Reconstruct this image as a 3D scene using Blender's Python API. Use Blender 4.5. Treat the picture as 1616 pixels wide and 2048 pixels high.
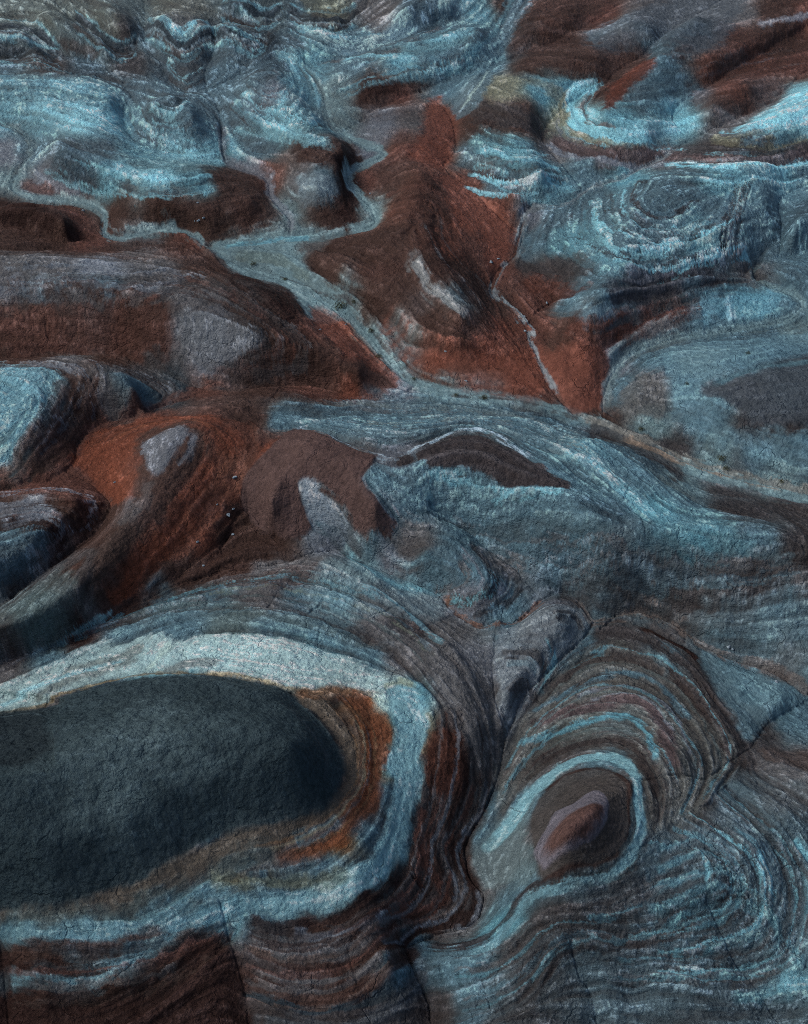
import bpy, math, random
import numpy as np

for o in list(bpy.data.objects): bpy.data.objects.remove(o)
random.seed(5)
sc = bpy.context.scene
COL = sc.collection
R = math.radians

# ---------------------------------------------------------------- camera, sky, sun, exposure
CAM_H, PITCH, FPX, PW, PH = 60.0, R(40.0), 2196.0, 1616.0, 2048.0
cam = bpy.data.objects.new('camera', bpy.data.cameras.new('camera'))
COL.objects.link(cam)
cam.location = (0, 0, CAM_H)
cam.rotation_euler = (R(90) - PITCH, 0, 0)
cam.data.sensor_fit = 'VERTICAL'
cam.data.sensor_height = 24.0
cam.data.lens = 24.0 * FPX / PH
cam.data.clip_start = 0.5
cam.data.clip_end = 9000
sc.camera = cam

SUN_EL, SUN_AZ = R(44), R(-82)          # azimuth measured from +Y towards +X
world = bpy.data.worlds.new('World'); sc.world = world; world.use_nodes = True
wn = world.node_tree.nodes; wl_ = world.node_tree.links
bgn = wn['Background']
sky = wn.new('ShaderNodeTexSky'); sky.sky_type = 'NISHITA'; sky.sun_disc = False
sky.sun_elevation = SUN_EL; sky.sun_rotation = SUN_AZ
sky.air_density = 1.0; sky.dust_density = 5.0; sky.ozone_density = 0.9
wl_.new(sky.outputs[0], bgn.inputs[0]); bgn.inputs[1].default_value = 0.115
sl = bpy.data.lights.new('sun', 'SUN'); sl.energy = 1.7; sl.angle = R(20); sl.color = (1.0, 0.97, 0.92)
sun = bpy.data.objects.new('sun', sl); COL.objects.link(sun)
sun.rotation_euler = (R(90) - SUN_EL, 0, -SUN_AZ + math.pi)
sc.view_settings.view_transform = 'Standard'
sc.view_settings.look = 'None'
sc.view_settings.gamma = 1
sc.view_settings.use_curve_mapping = False
sc.cycles.use_denoising = False
sc.cycles.filter_width = 0.95
sc.view_settings.exposure = 0.06
ILLUM = np.array([0.93, 0.79, 0.77])     # what the daylight makes of a white surface; photo colour / this = the soil's own colour

# ---------------------------------------------------------------- numeric helpers
ct, st = math.cos(PITCH), math.sin(PITCH)
def flat(x, y):                          # ground position -> grid parameter
    d = y * ct + CAM_H * st
    return PW / 2 + FPX * x / d, PH / 2 - FPX * (y * st - CAM_H * ct) / d
def ray(u, v):
    a = (u - PW / 2) / FPX; b = -(v - PH / 2) / FPX
    return a, ct + b * st, -st + b * ct
def at(u, v, h=0.0):                     # pixel on a level h -> ground position
    a, dy, dz = ray(np.asarray(u, float), np.asarray(v, float))
    t = (h - CAM_H) / dz
    return a * t, dy * t
def hsh(ix, iy, s):
    h = (ix.astype(np.uint32) * np.uint32(374761393) + iy.astype(np.uint32) * np.uint32(668265263) + np.uint32(s * 974711 + 12345))
    h = (h ^ (h >> np.uint32(13))) * np.uint32(1274126177)
    h = h ^ (h >> np.uint32(16))
    return h.astype(np.float32) / np.float32(4294967295.0)
def vnoise(x, y, s=0):
    fx = np.floor(x); fy = np.floor(y); ix = fx.astype(np.int64); iy = fy.astype(np.int64)
    tx = x - fx; ty = y - fy
    tx = tx * tx * tx * (tx * (tx * 6 - 15) + 10); ty = ty * ty * ty * (ty * (ty * 6 - 15) + 10)
    a = hsh(ix, iy, s); b = hsh(ix + 1, iy, s); c = hsh(ix, iy + 1, s); d = hsh(ix + 1, iy + 1, s)
    return (a + (b - a) * tx) * (1 - ty) + (c + (d - c) * tx) * ty
def fbm(x, y, s=0, o=4, g=0.5):
    t = 0; A = 1; n = 0
    for k in range(o):
        t = t + A * (vnoise(x * 2 ** k + 17.3 * k, y * 2 ** k - 9.1 * k, s + k) - 0.5); n += A; A *= g
    return t / n * 2
def pts(s): return np.array([[float(q) for q in p.split(',')] for p in s.split()])
def spline(p, step=2.0, closed=False):
    p = np.asarray(p, float)
    q = np.vstack([p[-1:], p, p[:2]]) if closed else np.vstack([2 * p[:1] - p[1:2], p, 2 * p[-1:] - p[-2:-1]])
    out = []
    for i in range(1, len(q) - 2):
        n = max(2, int(np.hypot(*(q[i + 1] - q[i])[:2]) / step))
        t = np.linspace(0, 1, n, endpoint=False)[:, None]
        a, b, c, d = q[i - 1], q[i], q[i + 1], q[i + 2]
        out.append(0.5 * (2 * b + (c - a) * t + (2 * a - 5 * b + 4 * c - d) * t ** 2 + (-a + 3 * b - 3 * c + d) * t ** 3))
    if not closed: out.append(q[-2:-1])
    return np.vstack(out)
def smooth(a, b, x):
    t = np.clip((x - a) / (b - a), 0, 1); return t * t * (3 - 2 * t)

# ---------------------------------------------------------------- the ground grid (finer near the viewer, coarser far off)
ST = 2.0
U0, U1, V0, V1 = -280, 1896, -110, 2300
us = np.arange(U0, U1, ST); vs = np.arange(V0, V1, ST)
NU, NV = len(us), len(vs)
GU, GV = np.meshgrid(us, vs)
GX, GY = at(GU, GV)
GX32, GY32 = GX, GY
SL = (GY * ct + CAM_H * st)              # depth of each ground point
PXM = FPX / SL                           # grid px per metre across
PXD = PXM * (CAM_H / np.sqrt(CAM_H ** 2 + GY ** 2))   # and along the view
def cell(u, v): return (v - V0) / ST, (u - U0) / ST

# ---------------------------------------------------------------- landform: gullies and crests
# gullies: path of the drainage line, half width of its flat bed in photo px, depth of the cut
VAL = [
 ("0,240 40,260 65,290 45,330 25,375 60,395 120,400 180,408 212,432 210,465 240,475 290,467 340,462 385,470 412,495", 9),
 ("-320,230 -150,250 0,240", 6),
 ("412,492 440,478 520,470 600,467 680,462 735,455 752,440 740,415 710,385 692,365 702,345 740,325 770,308 740,295 700,275 668,255 652,215 647,190 630,155 610,135", 7),
 ("610,135 580,128", 4),
 ("610,135 640,128 690,118 760,95 850,60 920,40", 3),
 ("418,496 450,520 520,542 590,575 650,610 700,640 745,690 795,745 830,770 900,787 980,795 1070,805 1150,830 1230,862 1330,908 1430,943 1520,970 1640,1000 1950,1060", 17),
 ("-330,700 -150,712 0,712 50,715 100,705 240,710 270,722 320,742 370,760 400,772 425,782 500,777 590,768 650,772 700,787 750,800 800,792 830,775", 2),
 ("425,782 360,800 310,815 260,837 215,842 185,857 155,892 150,922 130,942 90,967 50,967 0,987 -330,1080", 1),
 ("130,942 175,962 200,982 220,1007 215,1029 190,1064 160,1089 125,1119 80,1149 25,1194 0,1214 -330,1400", 1),
 ("-330,1400 -100,1352 0,1324 100,1296 165,1274 200,1249 250,1214 300,1196 350,1171 425,1146 465,1134 540,1129 600,1116 655,1101 690,1096 710,1114 800,1149 850,1172 883,1194 908,1224 953,1254 998,1244 1033,1244 1063,1219 1083,1201 1118,1189 1148,1199 1168,1219 1188,1244 1233,1231 1278,1224 1323,1234 1358,1254 1398,1284 1448,1309 1508,1329 1568,1349 1616,1384 1950,1560", 3),
 ("1188,1244 1178,1264 1158,1289 1128,1314 1098,1344 1063,1379 1038,1409 1023,1449 1010,1479 1003,1524 990,1570 970,1620 945,1660 930,1700 943,1756 968,1786 963,1821 943,1846 858,1876 808,1896", 1),
 ("808,1896 830,1950 850,1990 862,2048 880,2330", 1),
 ("1616,1399 1533,1459 1508,1499 1488,1529 1448,1576 1418,1611 1388,1646 1358,1651 1320,1668", 1, 0, .9),
 ("1616,1399 1950,1330", 3),
 ("998,1249 991,1279 988,1324 983,1354 993,1424 1008,1476", 1, .4, .3),
 ("838,1289 863,1264 903,1234", 1, .6, .1),
 ("440,1100 485,1024 530,1059 565,1089 605,1110", 1),
 ("863,1066 928,1084 968,1114 1018,1141 1058,1174 1083,1198", 1, .4, 0),
 ("1148,827 1118,797 1093,762 1083,727 1068,697 1050,652 1038,632 1008,607 983,582 993,542 1028,512 1043,480 1043,450 1058,412 1128,405 1168,380 1243,355 1308,325 1353,295 1398,270 1458,245 1523,215 1568,180 1616,140 1700,90", 3),
 ("1050,652 1085,615 1110,600", 1),
 ("1205,830 1208,792 1223,752 1258,712 1308,690 1373,672 1448,662 1528,650 1583,632 1603,607 1578,587 1533,567 1508,542 1518,522 1558,515 1640,505 1950,480", 6),
 ("1528,650 1616,640 1950,630", 10),
 ("1238,10 1158,60 1108,85 1063,95 1018,120 983,135 908,155 838,185 808,195 760,215 720,240 690,262", 3),
 ("1480,-20 1363,50 1338,75 1313,100 1248,135 1208,170 1158,195 1108,235 1085,265 1083,280 1108,315 1138,345 1165,378", 1),
 ("838,185 870,200 905,240 912,300 890,335 948,380 983,420 1033,462", 2),
 ("290,-30 290,45 290,85 325,130 330,155 370,180 415,185 435,215 442,250 445,290 455,320 500,340 535,360 540,390 565,420 580,440 580,465", 3),
 ("415,185 412,145 430,100 432,85", 1), ("415,182 475,150 500,135", 1),
 ("240,160 260,185 260,200 247,225 255,255 270,280 320,300 380,307 440,303", 2),
 ("-200,120 0,118 60,108 125,110 200,130 240,160", 1),
 ("120,108 90,70 40,40 0,20 -100,0", 1),("230,98 165,55 130,25 110,0", 1), ("230,98 290,85", 1),
 ("-330,440 -100,450 0,452 75,465 130,485 165,477 215,472", 2),
 ("455,1881 472,1936 487,1986 500,2048 520,2330", 1, .75, 0), ("-30,1840 0,1870 20,1920 30,2000 28,2330", 1, .6, 0),
 ("1128,1961 1148,2006 1178,2046 1260,2330", 1, .75, .1), ("1383,1886 1418,1936 1473,2001 1560,2100 1700,2330", 1, .8, .1),
 ("420,75 460,45 560,45 600,70 610,130", 1), ("560,45 600,20 640,40 700,42 730,20 740,-30", 1), ("985,135 1010,95 1000,60 1030,20 1080,-30", 1),
 ("1558,515 1563,450 1558,410 1600,380 1700,350", 1), ("1398,270 1350,248 1355,215 1430,165 1500,120 1616,60", 1),
 ("1233,1231 1200,1262", 1),
]
# crests: hill key, path, height(s)
RID = [
 ("dark_dome", "-330,1650 -100,1620 150,1560 350,1510 520,1500 600,1520", 9.5, 8),
 ("dark_dome", "640,1560 720,1700 690,1790", 5.5, 4),
 ("brown_foot", "560,2060 640,1990 720,1930 780,1930", 2.2, 2.2),("brown_foot", "560,2060 600,2200", 2.2, 2.2),
 ("dark_foot", "120,2010 260,2000 400,1960", 2.4, 2.4),("dark_foot", "260,2000 260,2200", 2.4, 2),
 ("swirl_hill", "1130,1660 1165,1635 1195,1605", 9, 9), ("swirl_hill", "1195,1605 1290,1560 1370,1500", 8, 5),
 ("streak_slope", "1120,1860 1250,1820 1400,1770 1520,1680 1616,1620 1900,1500", 5, 6),
 ("streak_slope", "960,1960 1040,1920 1120,1860", 2, 5),("streak_slope", "960,1960 980,2200", 2, 2),("streak_foot", "1250,1990 1320,2080 1380,2200", 2, 2),
 ("corner_slope", "1580,1880 1750,2000 1900,2100", 3, 4), ("streak_slope", "1520,1680 1600,1800", 5, 4),
 ("banded_knob", "1110,1240 1050,1310 1015,1390", 1.1, 1.1), ("fan_spur", "880,1290 915,1370 930,1470", 2.4, 2.5),
 ("curl_knob", "850,1110 920,1140 975,1165", 2.0, 2.2),
 ("cap_hill", "600,890 700,920 800,930 960,920 1100,965 1220,1050", 5.5, 6.5), ("cap_hill", "1220,1050 1400,1060 1530,1070 1900,1150", 6.5, 6),
 ("cap_hill", "700,930 750,1020", 5.5, 4.5), ("cap_hill", "560,960 540,1010", 4, 3), ("cap_hill", "1180,880 1290,925", 4, 3.5),
 ("lens_rise", "1430,790 1520,770 1700,765 1900,765", 3, 4.5), ("sand_rise", "1280,790 1350,800", 1.2, 1.2),
 ("grey_back", "-330,560 0,520 150,560 300,590 420,610 520,640", 6, 6.5), ("grey_back", "520,640 600,680 720,745", 6, 2), ("grey_back", "420,560 480,560 555,600", 5, 5),
 ("pale_shoulder", "-330,820 -50,800 60,770 150,750 220,755 275,775", 5, 3.5), ("pale_shoulder", "60,770 40,880", 5, 3),
 ("red_ridge", "420,850 350,870 325,930 290,1000 240,1060 180,1130 80,1215 -100,1300", 5, 2.6),
 ("red_ridge", "560,800 500,830 420,850", 2, 4.5),
 ("left_knob", "-330,1190 -60,1125 35,1090 70,1065", 3.0, 2.8),
 ("left_knob", "70,1065 110,1030 150,1000", 2.8, 2.4),
 ("low_brown", "-330,430 -20,420 60,425 130,450", 3, 2.5),
 ("pale_whaleback", "110,300 180,325 270,345 350,350 400,340", 5, 5), ("pale_whaleback", "270,345 330,400 420,410 500,400", 5, 2.5),
 ("spoon_hill", "300,200 345,195 385,225", 5.5, 5), ("stair_spur", "370,130 375,160", 1.5, 1), ("stair_spur", "370,110 385,90", 1.5, 1.8),
 ("crusted_hill", "500,150 550,150 590,200 620,250", 6, 6), ("crusted_hill", "620,250 680,290 690,320 640,345 630,370", 4.5, 4),
 ("red_heart", "840,340 830,400 830,450 850,500 880,560 920,635", 4.8, 4.4), ("red_heart", "830,450 740,500 690,540", 4.8, 2.2),
 ("stepped_slab", "960,250 1020,300 1080,345", 4, 3.5), ("brown_bank", "940,165 1000,190 1060,225", 4, 4.5),
 ("table_hill", "1320,380 1270,440 1230,540 1180,620", 6.4, 5), ("table_hill", "1320,380 1400,420 1440,465", 6.4, 4.5), ("table_hill", "1440,440 1530,400", 5, 3),
 ("ring_bank", "1330,120 1260,190 1215,230", 4.5, 4), ("ring_bank", "1215,230 1290,265", 4, 3), ("blue_flat", "1420,210 1500,170", 2.5, 3),
 ("pale_bank", "1480,270 1560,235 1700,180 1900,120", 4, 6), ("grey_shoulder", "1250,40 1330,60 1400,30", 5, 6), ("red_brow", "1420,130 1500,80 1616,30 1800,-40", 3, 3.5),
 ("red_crest", "1150,30 1090,55 1050,45", 2.4, 2.4), ("rust_bank", "1200,110 1110,125 1040,150", 3.5, 3),
 ("blue_sweep", "660,180 720,120 800,90 900,80 960,60", 1, 5), ("blue_sweep", "760,150 850,120 940,100", 3, 3), 
 ("olive_lobe", "310,35 400,40 480,55", 6, 5), ("olive_cone", "-100,60 20,70 80,95", 4, 3), ("olive_tongue", "60,20 150,55 210,85", 5, 4), ("olive_brow", "200,15 260,45", 5, 4),
 ("north_knob", "460,5 530,15", 4, 4), ("twin_knob", "620,5 680,10", 5, 5), ("north_sweep", "800,20 900,0", 5, 5), ("north_sweep", "640,80 590,100", 2, 2),
 ("frost_slope", "60,180 160,200 220,190", 3, 4), ("frost_slope", "-330,180 60,180", 3, 3), ("rust_nub", "730,170 780,150", 2.5, 2.5),
 ("low_lilac", "760,270 830,260", 1.6, 1.6), ("bead_hill", "1590,450 1640,430 1900,420", 4, 5), ("sand_lobe", "1570,545 1640,550 1900,550", 1.5, 2),
 ("far_slope", "1700,1330 1640,1250 1560,1270 1450,1255", 3, 1), ("sand_flat", "1480,1390 1560,1400", .6, .6),
 ("east_bank", "1640,930 1750,900 1900,900", 1, 2), ("red_apron", "1130,720 1150,770", .7, .7), ("upper_bank", "560,1180 650,1150 740,1170", 1.2, 1.2),
]
hid = {}
for r in RID: hid.setdefault(r[0], len(hid))
NH = len(hid)
S_con = np.full((NV, NU), np.nan, np.float32); A_con = np.full((NV, NU), np.nan, np.float32); LAB = np.full((NV, NU), -1, np.int32)
WASH = np.zeros((NV, NU), bool); CUT = np.zeros((NV, NU), np.float32)
def stamp(u, v, rad):
    r, c = cell(u, v); out = []
    k = int(math.ceil(rad / ST))
    for dr in range(-k, k + 1):
        for dc in range(-k, k + 1):
            if dr * dr + dc * dc <= (rad / ST) ** 2 + .3:
                out.append(np.stack([np.rint(r + dr * .7), np.rint(c + dc)], 1))
    a = np.vstack(out).astype(int)
    ok = (a[:, 0] >= 0) & (a[:, 0] < NV) & (a[:, 1] >= 0) & (a[:, 1] < NU)
    a = a[ok]; return a[:, 0], a[:, 1]
for key, p, h0, h1 in RID:
    q = spline(pts(p), 1.5); h = np.linspace(h0, h1, len(q)) * np.interp(q[:, 1], [0, 300, 900, 2048], [.62, .68, .92, 1.0])
    x, y = at(q[:, 0], q[:, 1], h); u, v = flat(x, y)
    r, c = cell(u, v); r = np.rint(r).astype(int); c = np.rint(c).astype(int)
    ok = (r >= 0) & (r < NV) & (c >= 0) & (c < NU)
    S_con[r[ok], c[ok]] = 1; A_con[r[ok], c[ok]] = h[ok]; LAB[r[ok], c[ok]] = hid[key]
for p, w, *sv_ in VAL:
    q = spline(pts(p), 1.5); sv_ = np.linspace(*(sv_ or (0, 0)), len(q))
    q[:, 0] += 2.5 * fbm(q[:, 0] / 40, q[:, 1] / 40, 71, 3); q[:, 1] += 2.5 * fbm(q[:, 0] / 40, q[:, 1] / 40, 72, 3)
    r, c = stamp(q[:, 0], q[:, 1], w)
    S_con[r, c] = 0 if not sv_.any() else np.resize(sv_, len(r)); LAB[r, c] = -1; A_con[r, c] = np.nan
    if w >= 6: WASH[r, c] = True
    r, c = stamp(q[:, 0], q[:, 1], 1); CUT[r, c] = max(0.25, 1 - w / 20) if not sv_.any() else .5

CRK = ["1262,1118 1268,1170 1272,1212", "1242,1060 1226,1100", "500,1164 480,1214 450,1239", "440,1149 425,1189 415,1224", "570,1194 550,1234 540,1250", "705,1144 685,1174 640,1239 620,1262",
 "725,1179 700,1224 690,1244", "812,1224 770,1250 738,1269", "655,1049 675,1079", "1193,325 1200,360", "973,320 993,365 998,395", "1513,330 1588,370 1620,382", "1548,345 1573,395", "1353,20 1338,65", "1150,140 1143,165",
 "1358,1651 1290,1668 1220,1692", "570,772 555,822 535,857", "115,1389 100,1444 105,1494", "1128,1075 1062,1090 1010,1080", "850,1880 835,1840", "100,640 98,690", "150,1340 110,1400", "240,440 250,400", "1040,700 1075,690", "1040,720 1078,715",
 "650,1290 640,1330", "1000,1570 985,1600 960,1620", "880,1930 885,1990 890,2040", "700,1940 715,2000", "960,1990 975,2048", "1110,1600 1105,1580", "570,1200 600,1150 615,1120", "1500,560 1470,520", "1440,150 1480,190 1500,230"]
for p in CRK:
    q = spline(pts(p), 1.5)
    q[:, 0] += 5 * fbm(q[:, 0] / 25, q[:, 1] / 25, 73, 3); q[:, 1] += 5 * fbm(q[:, 0] / 25, q[:, 1] / 25, 74, 3)
    r, c = stamp(q[:, 0], q[:, 1], 1); CUT[r, c] = np.maximum(CUT[r, c], np.resize(.15 + .6 * vnoise(q[:, 0] / 18, q[:, 1] / 18, 75), len(r)))
def down(a):
    h, w = a.shape; h2, w2 = (h + 1) // 2, (w + 1) // 2
    b = np.full((h2 * 2, w2 * 2), np.nan, np.float32); b[:h, :w] = a
    b = b.reshape(h2, 2, w2, 2).transpose(0, 2, 1, 3).reshape(h2, w2, 4)
    m = ~np.isnan(b); n = m.sum(2); s = np.where(m, b, 0).sum(2)
    return np.where(n > 0, s / np.maximum(n, 1), np.nan).astype(np.float32)
def up(a, shape):
    b = np.repeat(np.repeat(a, 2, 0), 2, 1)[:shape[0], :shape[1]]
    p = np.pad(b, 1, mode='edge')
    return (p[1:-1, 1:-1] * 2 + p[:-2, 1:-1] + p[2:, 1:-1] + p[1:-1, :-2] + p[1:-1, 2:]) / 6
def solve(con, its=60, init=0.5):
    pyr = [con]
    while min(pyr[-1].shape) > 12: pyr.append(down(pyr[-1]))
    f = np.full(pyr[-1].shape, init, np.float32)
    for lv, cn in enumerate(reversed(pyr)):
        if lv: f = up(f, cn.shape)
        fx = ~np.isnan(cn); val = np.where(fx, cn, 0).astype(np.float32)
        for _ in range(its * (4 if lv < 4 else 1)):
            p = np.pad(f, 1, mode='edge')
            f = np.where(fx, val, 0.25 * (p[:-2, 1:-1] + p[2:, 1:-1] + p[1:-1, :-2] + p[1:-1, 2:]))
    return f
def blur(a, n=1):
    for _ in range(n):
        p = np.pad(a, 1, mode='edge')
        a = (p[1:-1, 1:-1] * 2 + p[:-2, 1:-1] + p[2:, 1:-1] + p[1:-1, :-2] + p[1:-1, 2:]) / 6
    return a
S = solve(S_con, 70); A = blur(solve(A_con, 40, 4.0), 60)
# hill membership: every spot belongs to the crest it climbs to
IDX = np.arange(NV * NU).reshape(NV, NU)
P = np.pad(S, 1, constant_values=-1); best = np.full(S.shape, -9.0); nxt = IDX.copy()
for dr in (-1, 0, 1):
    for dc in (-1, 0, 1):
        c = P[1 + dr:1 + dr + NV, 1 + dc:1 + dc + NU] + (0 if (dr or dc) else 1e-7)
        ii = np.clip(IDX + dr * NU + dc, 0, NV * NU - 1); b = c > best
        best = np.where(b, c, best); nxt = np.where(b, ii, nxt)
nxt = np.where(LAB >= 0, IDX, nxt).ravel()
for _ in range(12): nxt = nxt[nxt]
HL = LAB.ravel()[nxt].reshape(NV, NU)
for _ in range(400):
    if (HL >= 0).all(): break
    q = np.pad(HL, 1, constant_values=-1)
    for sh in (q[:-2, 1:-1], q[2:, 1:-1], q[1:-1, :-2], q[1:-1, 2:]):
        HL = np.where(HL < 0, sh, HL)

lowf = fbm(GX / 14, GY / 14, 3, 4)
S01 = np.clip(S, 0, 1)
Z = A * (.6 * np.sin(np.pi / 2 * S01) + .4 * smooth(0, 1, S01))
Z = blur(Z, 10); Zfar = blur(Z, 40); kf = np.clip((330 - GV) / 220, 0, 1) * .75
Z = Z * (1 - kf) + Zfar * kf
body = smooth(0.0, 0.5, S)
Z = Z + body * (0.40 * lowf + 0.22 * fbm(GX / 4.5, GY / 4.5, 21, 4))
Z = Z + 0.14 * fbm(GX / 1.7, GY / 1.7, 33, 3) * body + 0.10 * fbm(GX / 9, GY / 9, 31, 4) - 0.30 * blur(CUT, 1)

# ---------------------------------------------------------------- from photo positions to ground positions on the finished relief
def bil(F, u, v):
    r, c = cell(u, v); r = np.clip(r, 0, NV - 1.001); c = np.clip(c, 0, NU - 1.001)
    i = r.astype(int); j = c.astype(int); a = r - i; b = c - j
    return (F[i, j] * (1 - b) + F[i, j + 1] * b) * (1 - a) + (F[i + 1, j] * (1 - b) + F[i + 1, j + 1] * b) * a
def march(u, v):                         # where the sight line through a photo position meets the relief (grid parameters)
    u = np.asarray(u, float); v = np.asarray(v, float)
    hs = np.linspace(13, -1.2, 110)
    done = np.zeros(u.shape, bool); ou = u.copy(); ov = v.copy(); prev = None
    for h in hs:
        x, y = at(u, v, h); a, b = flat(x, y); d = h - bil(Z, a, b)
        if prev is not None:
            hit = (~done) & (d <= 0)
            t = np.clip(prev[2] / np.maximum(prev[2] - d, 1e-6), 0, 1)
            ou = np.where(hit, prev[0] + (a - prev[0]) * t, ou); ov = np.where(hit, prev[1] + (b - prev[1]) * t, ov)
            done |= hit
        prev = (a, b, d)
    return ou, ov

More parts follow.
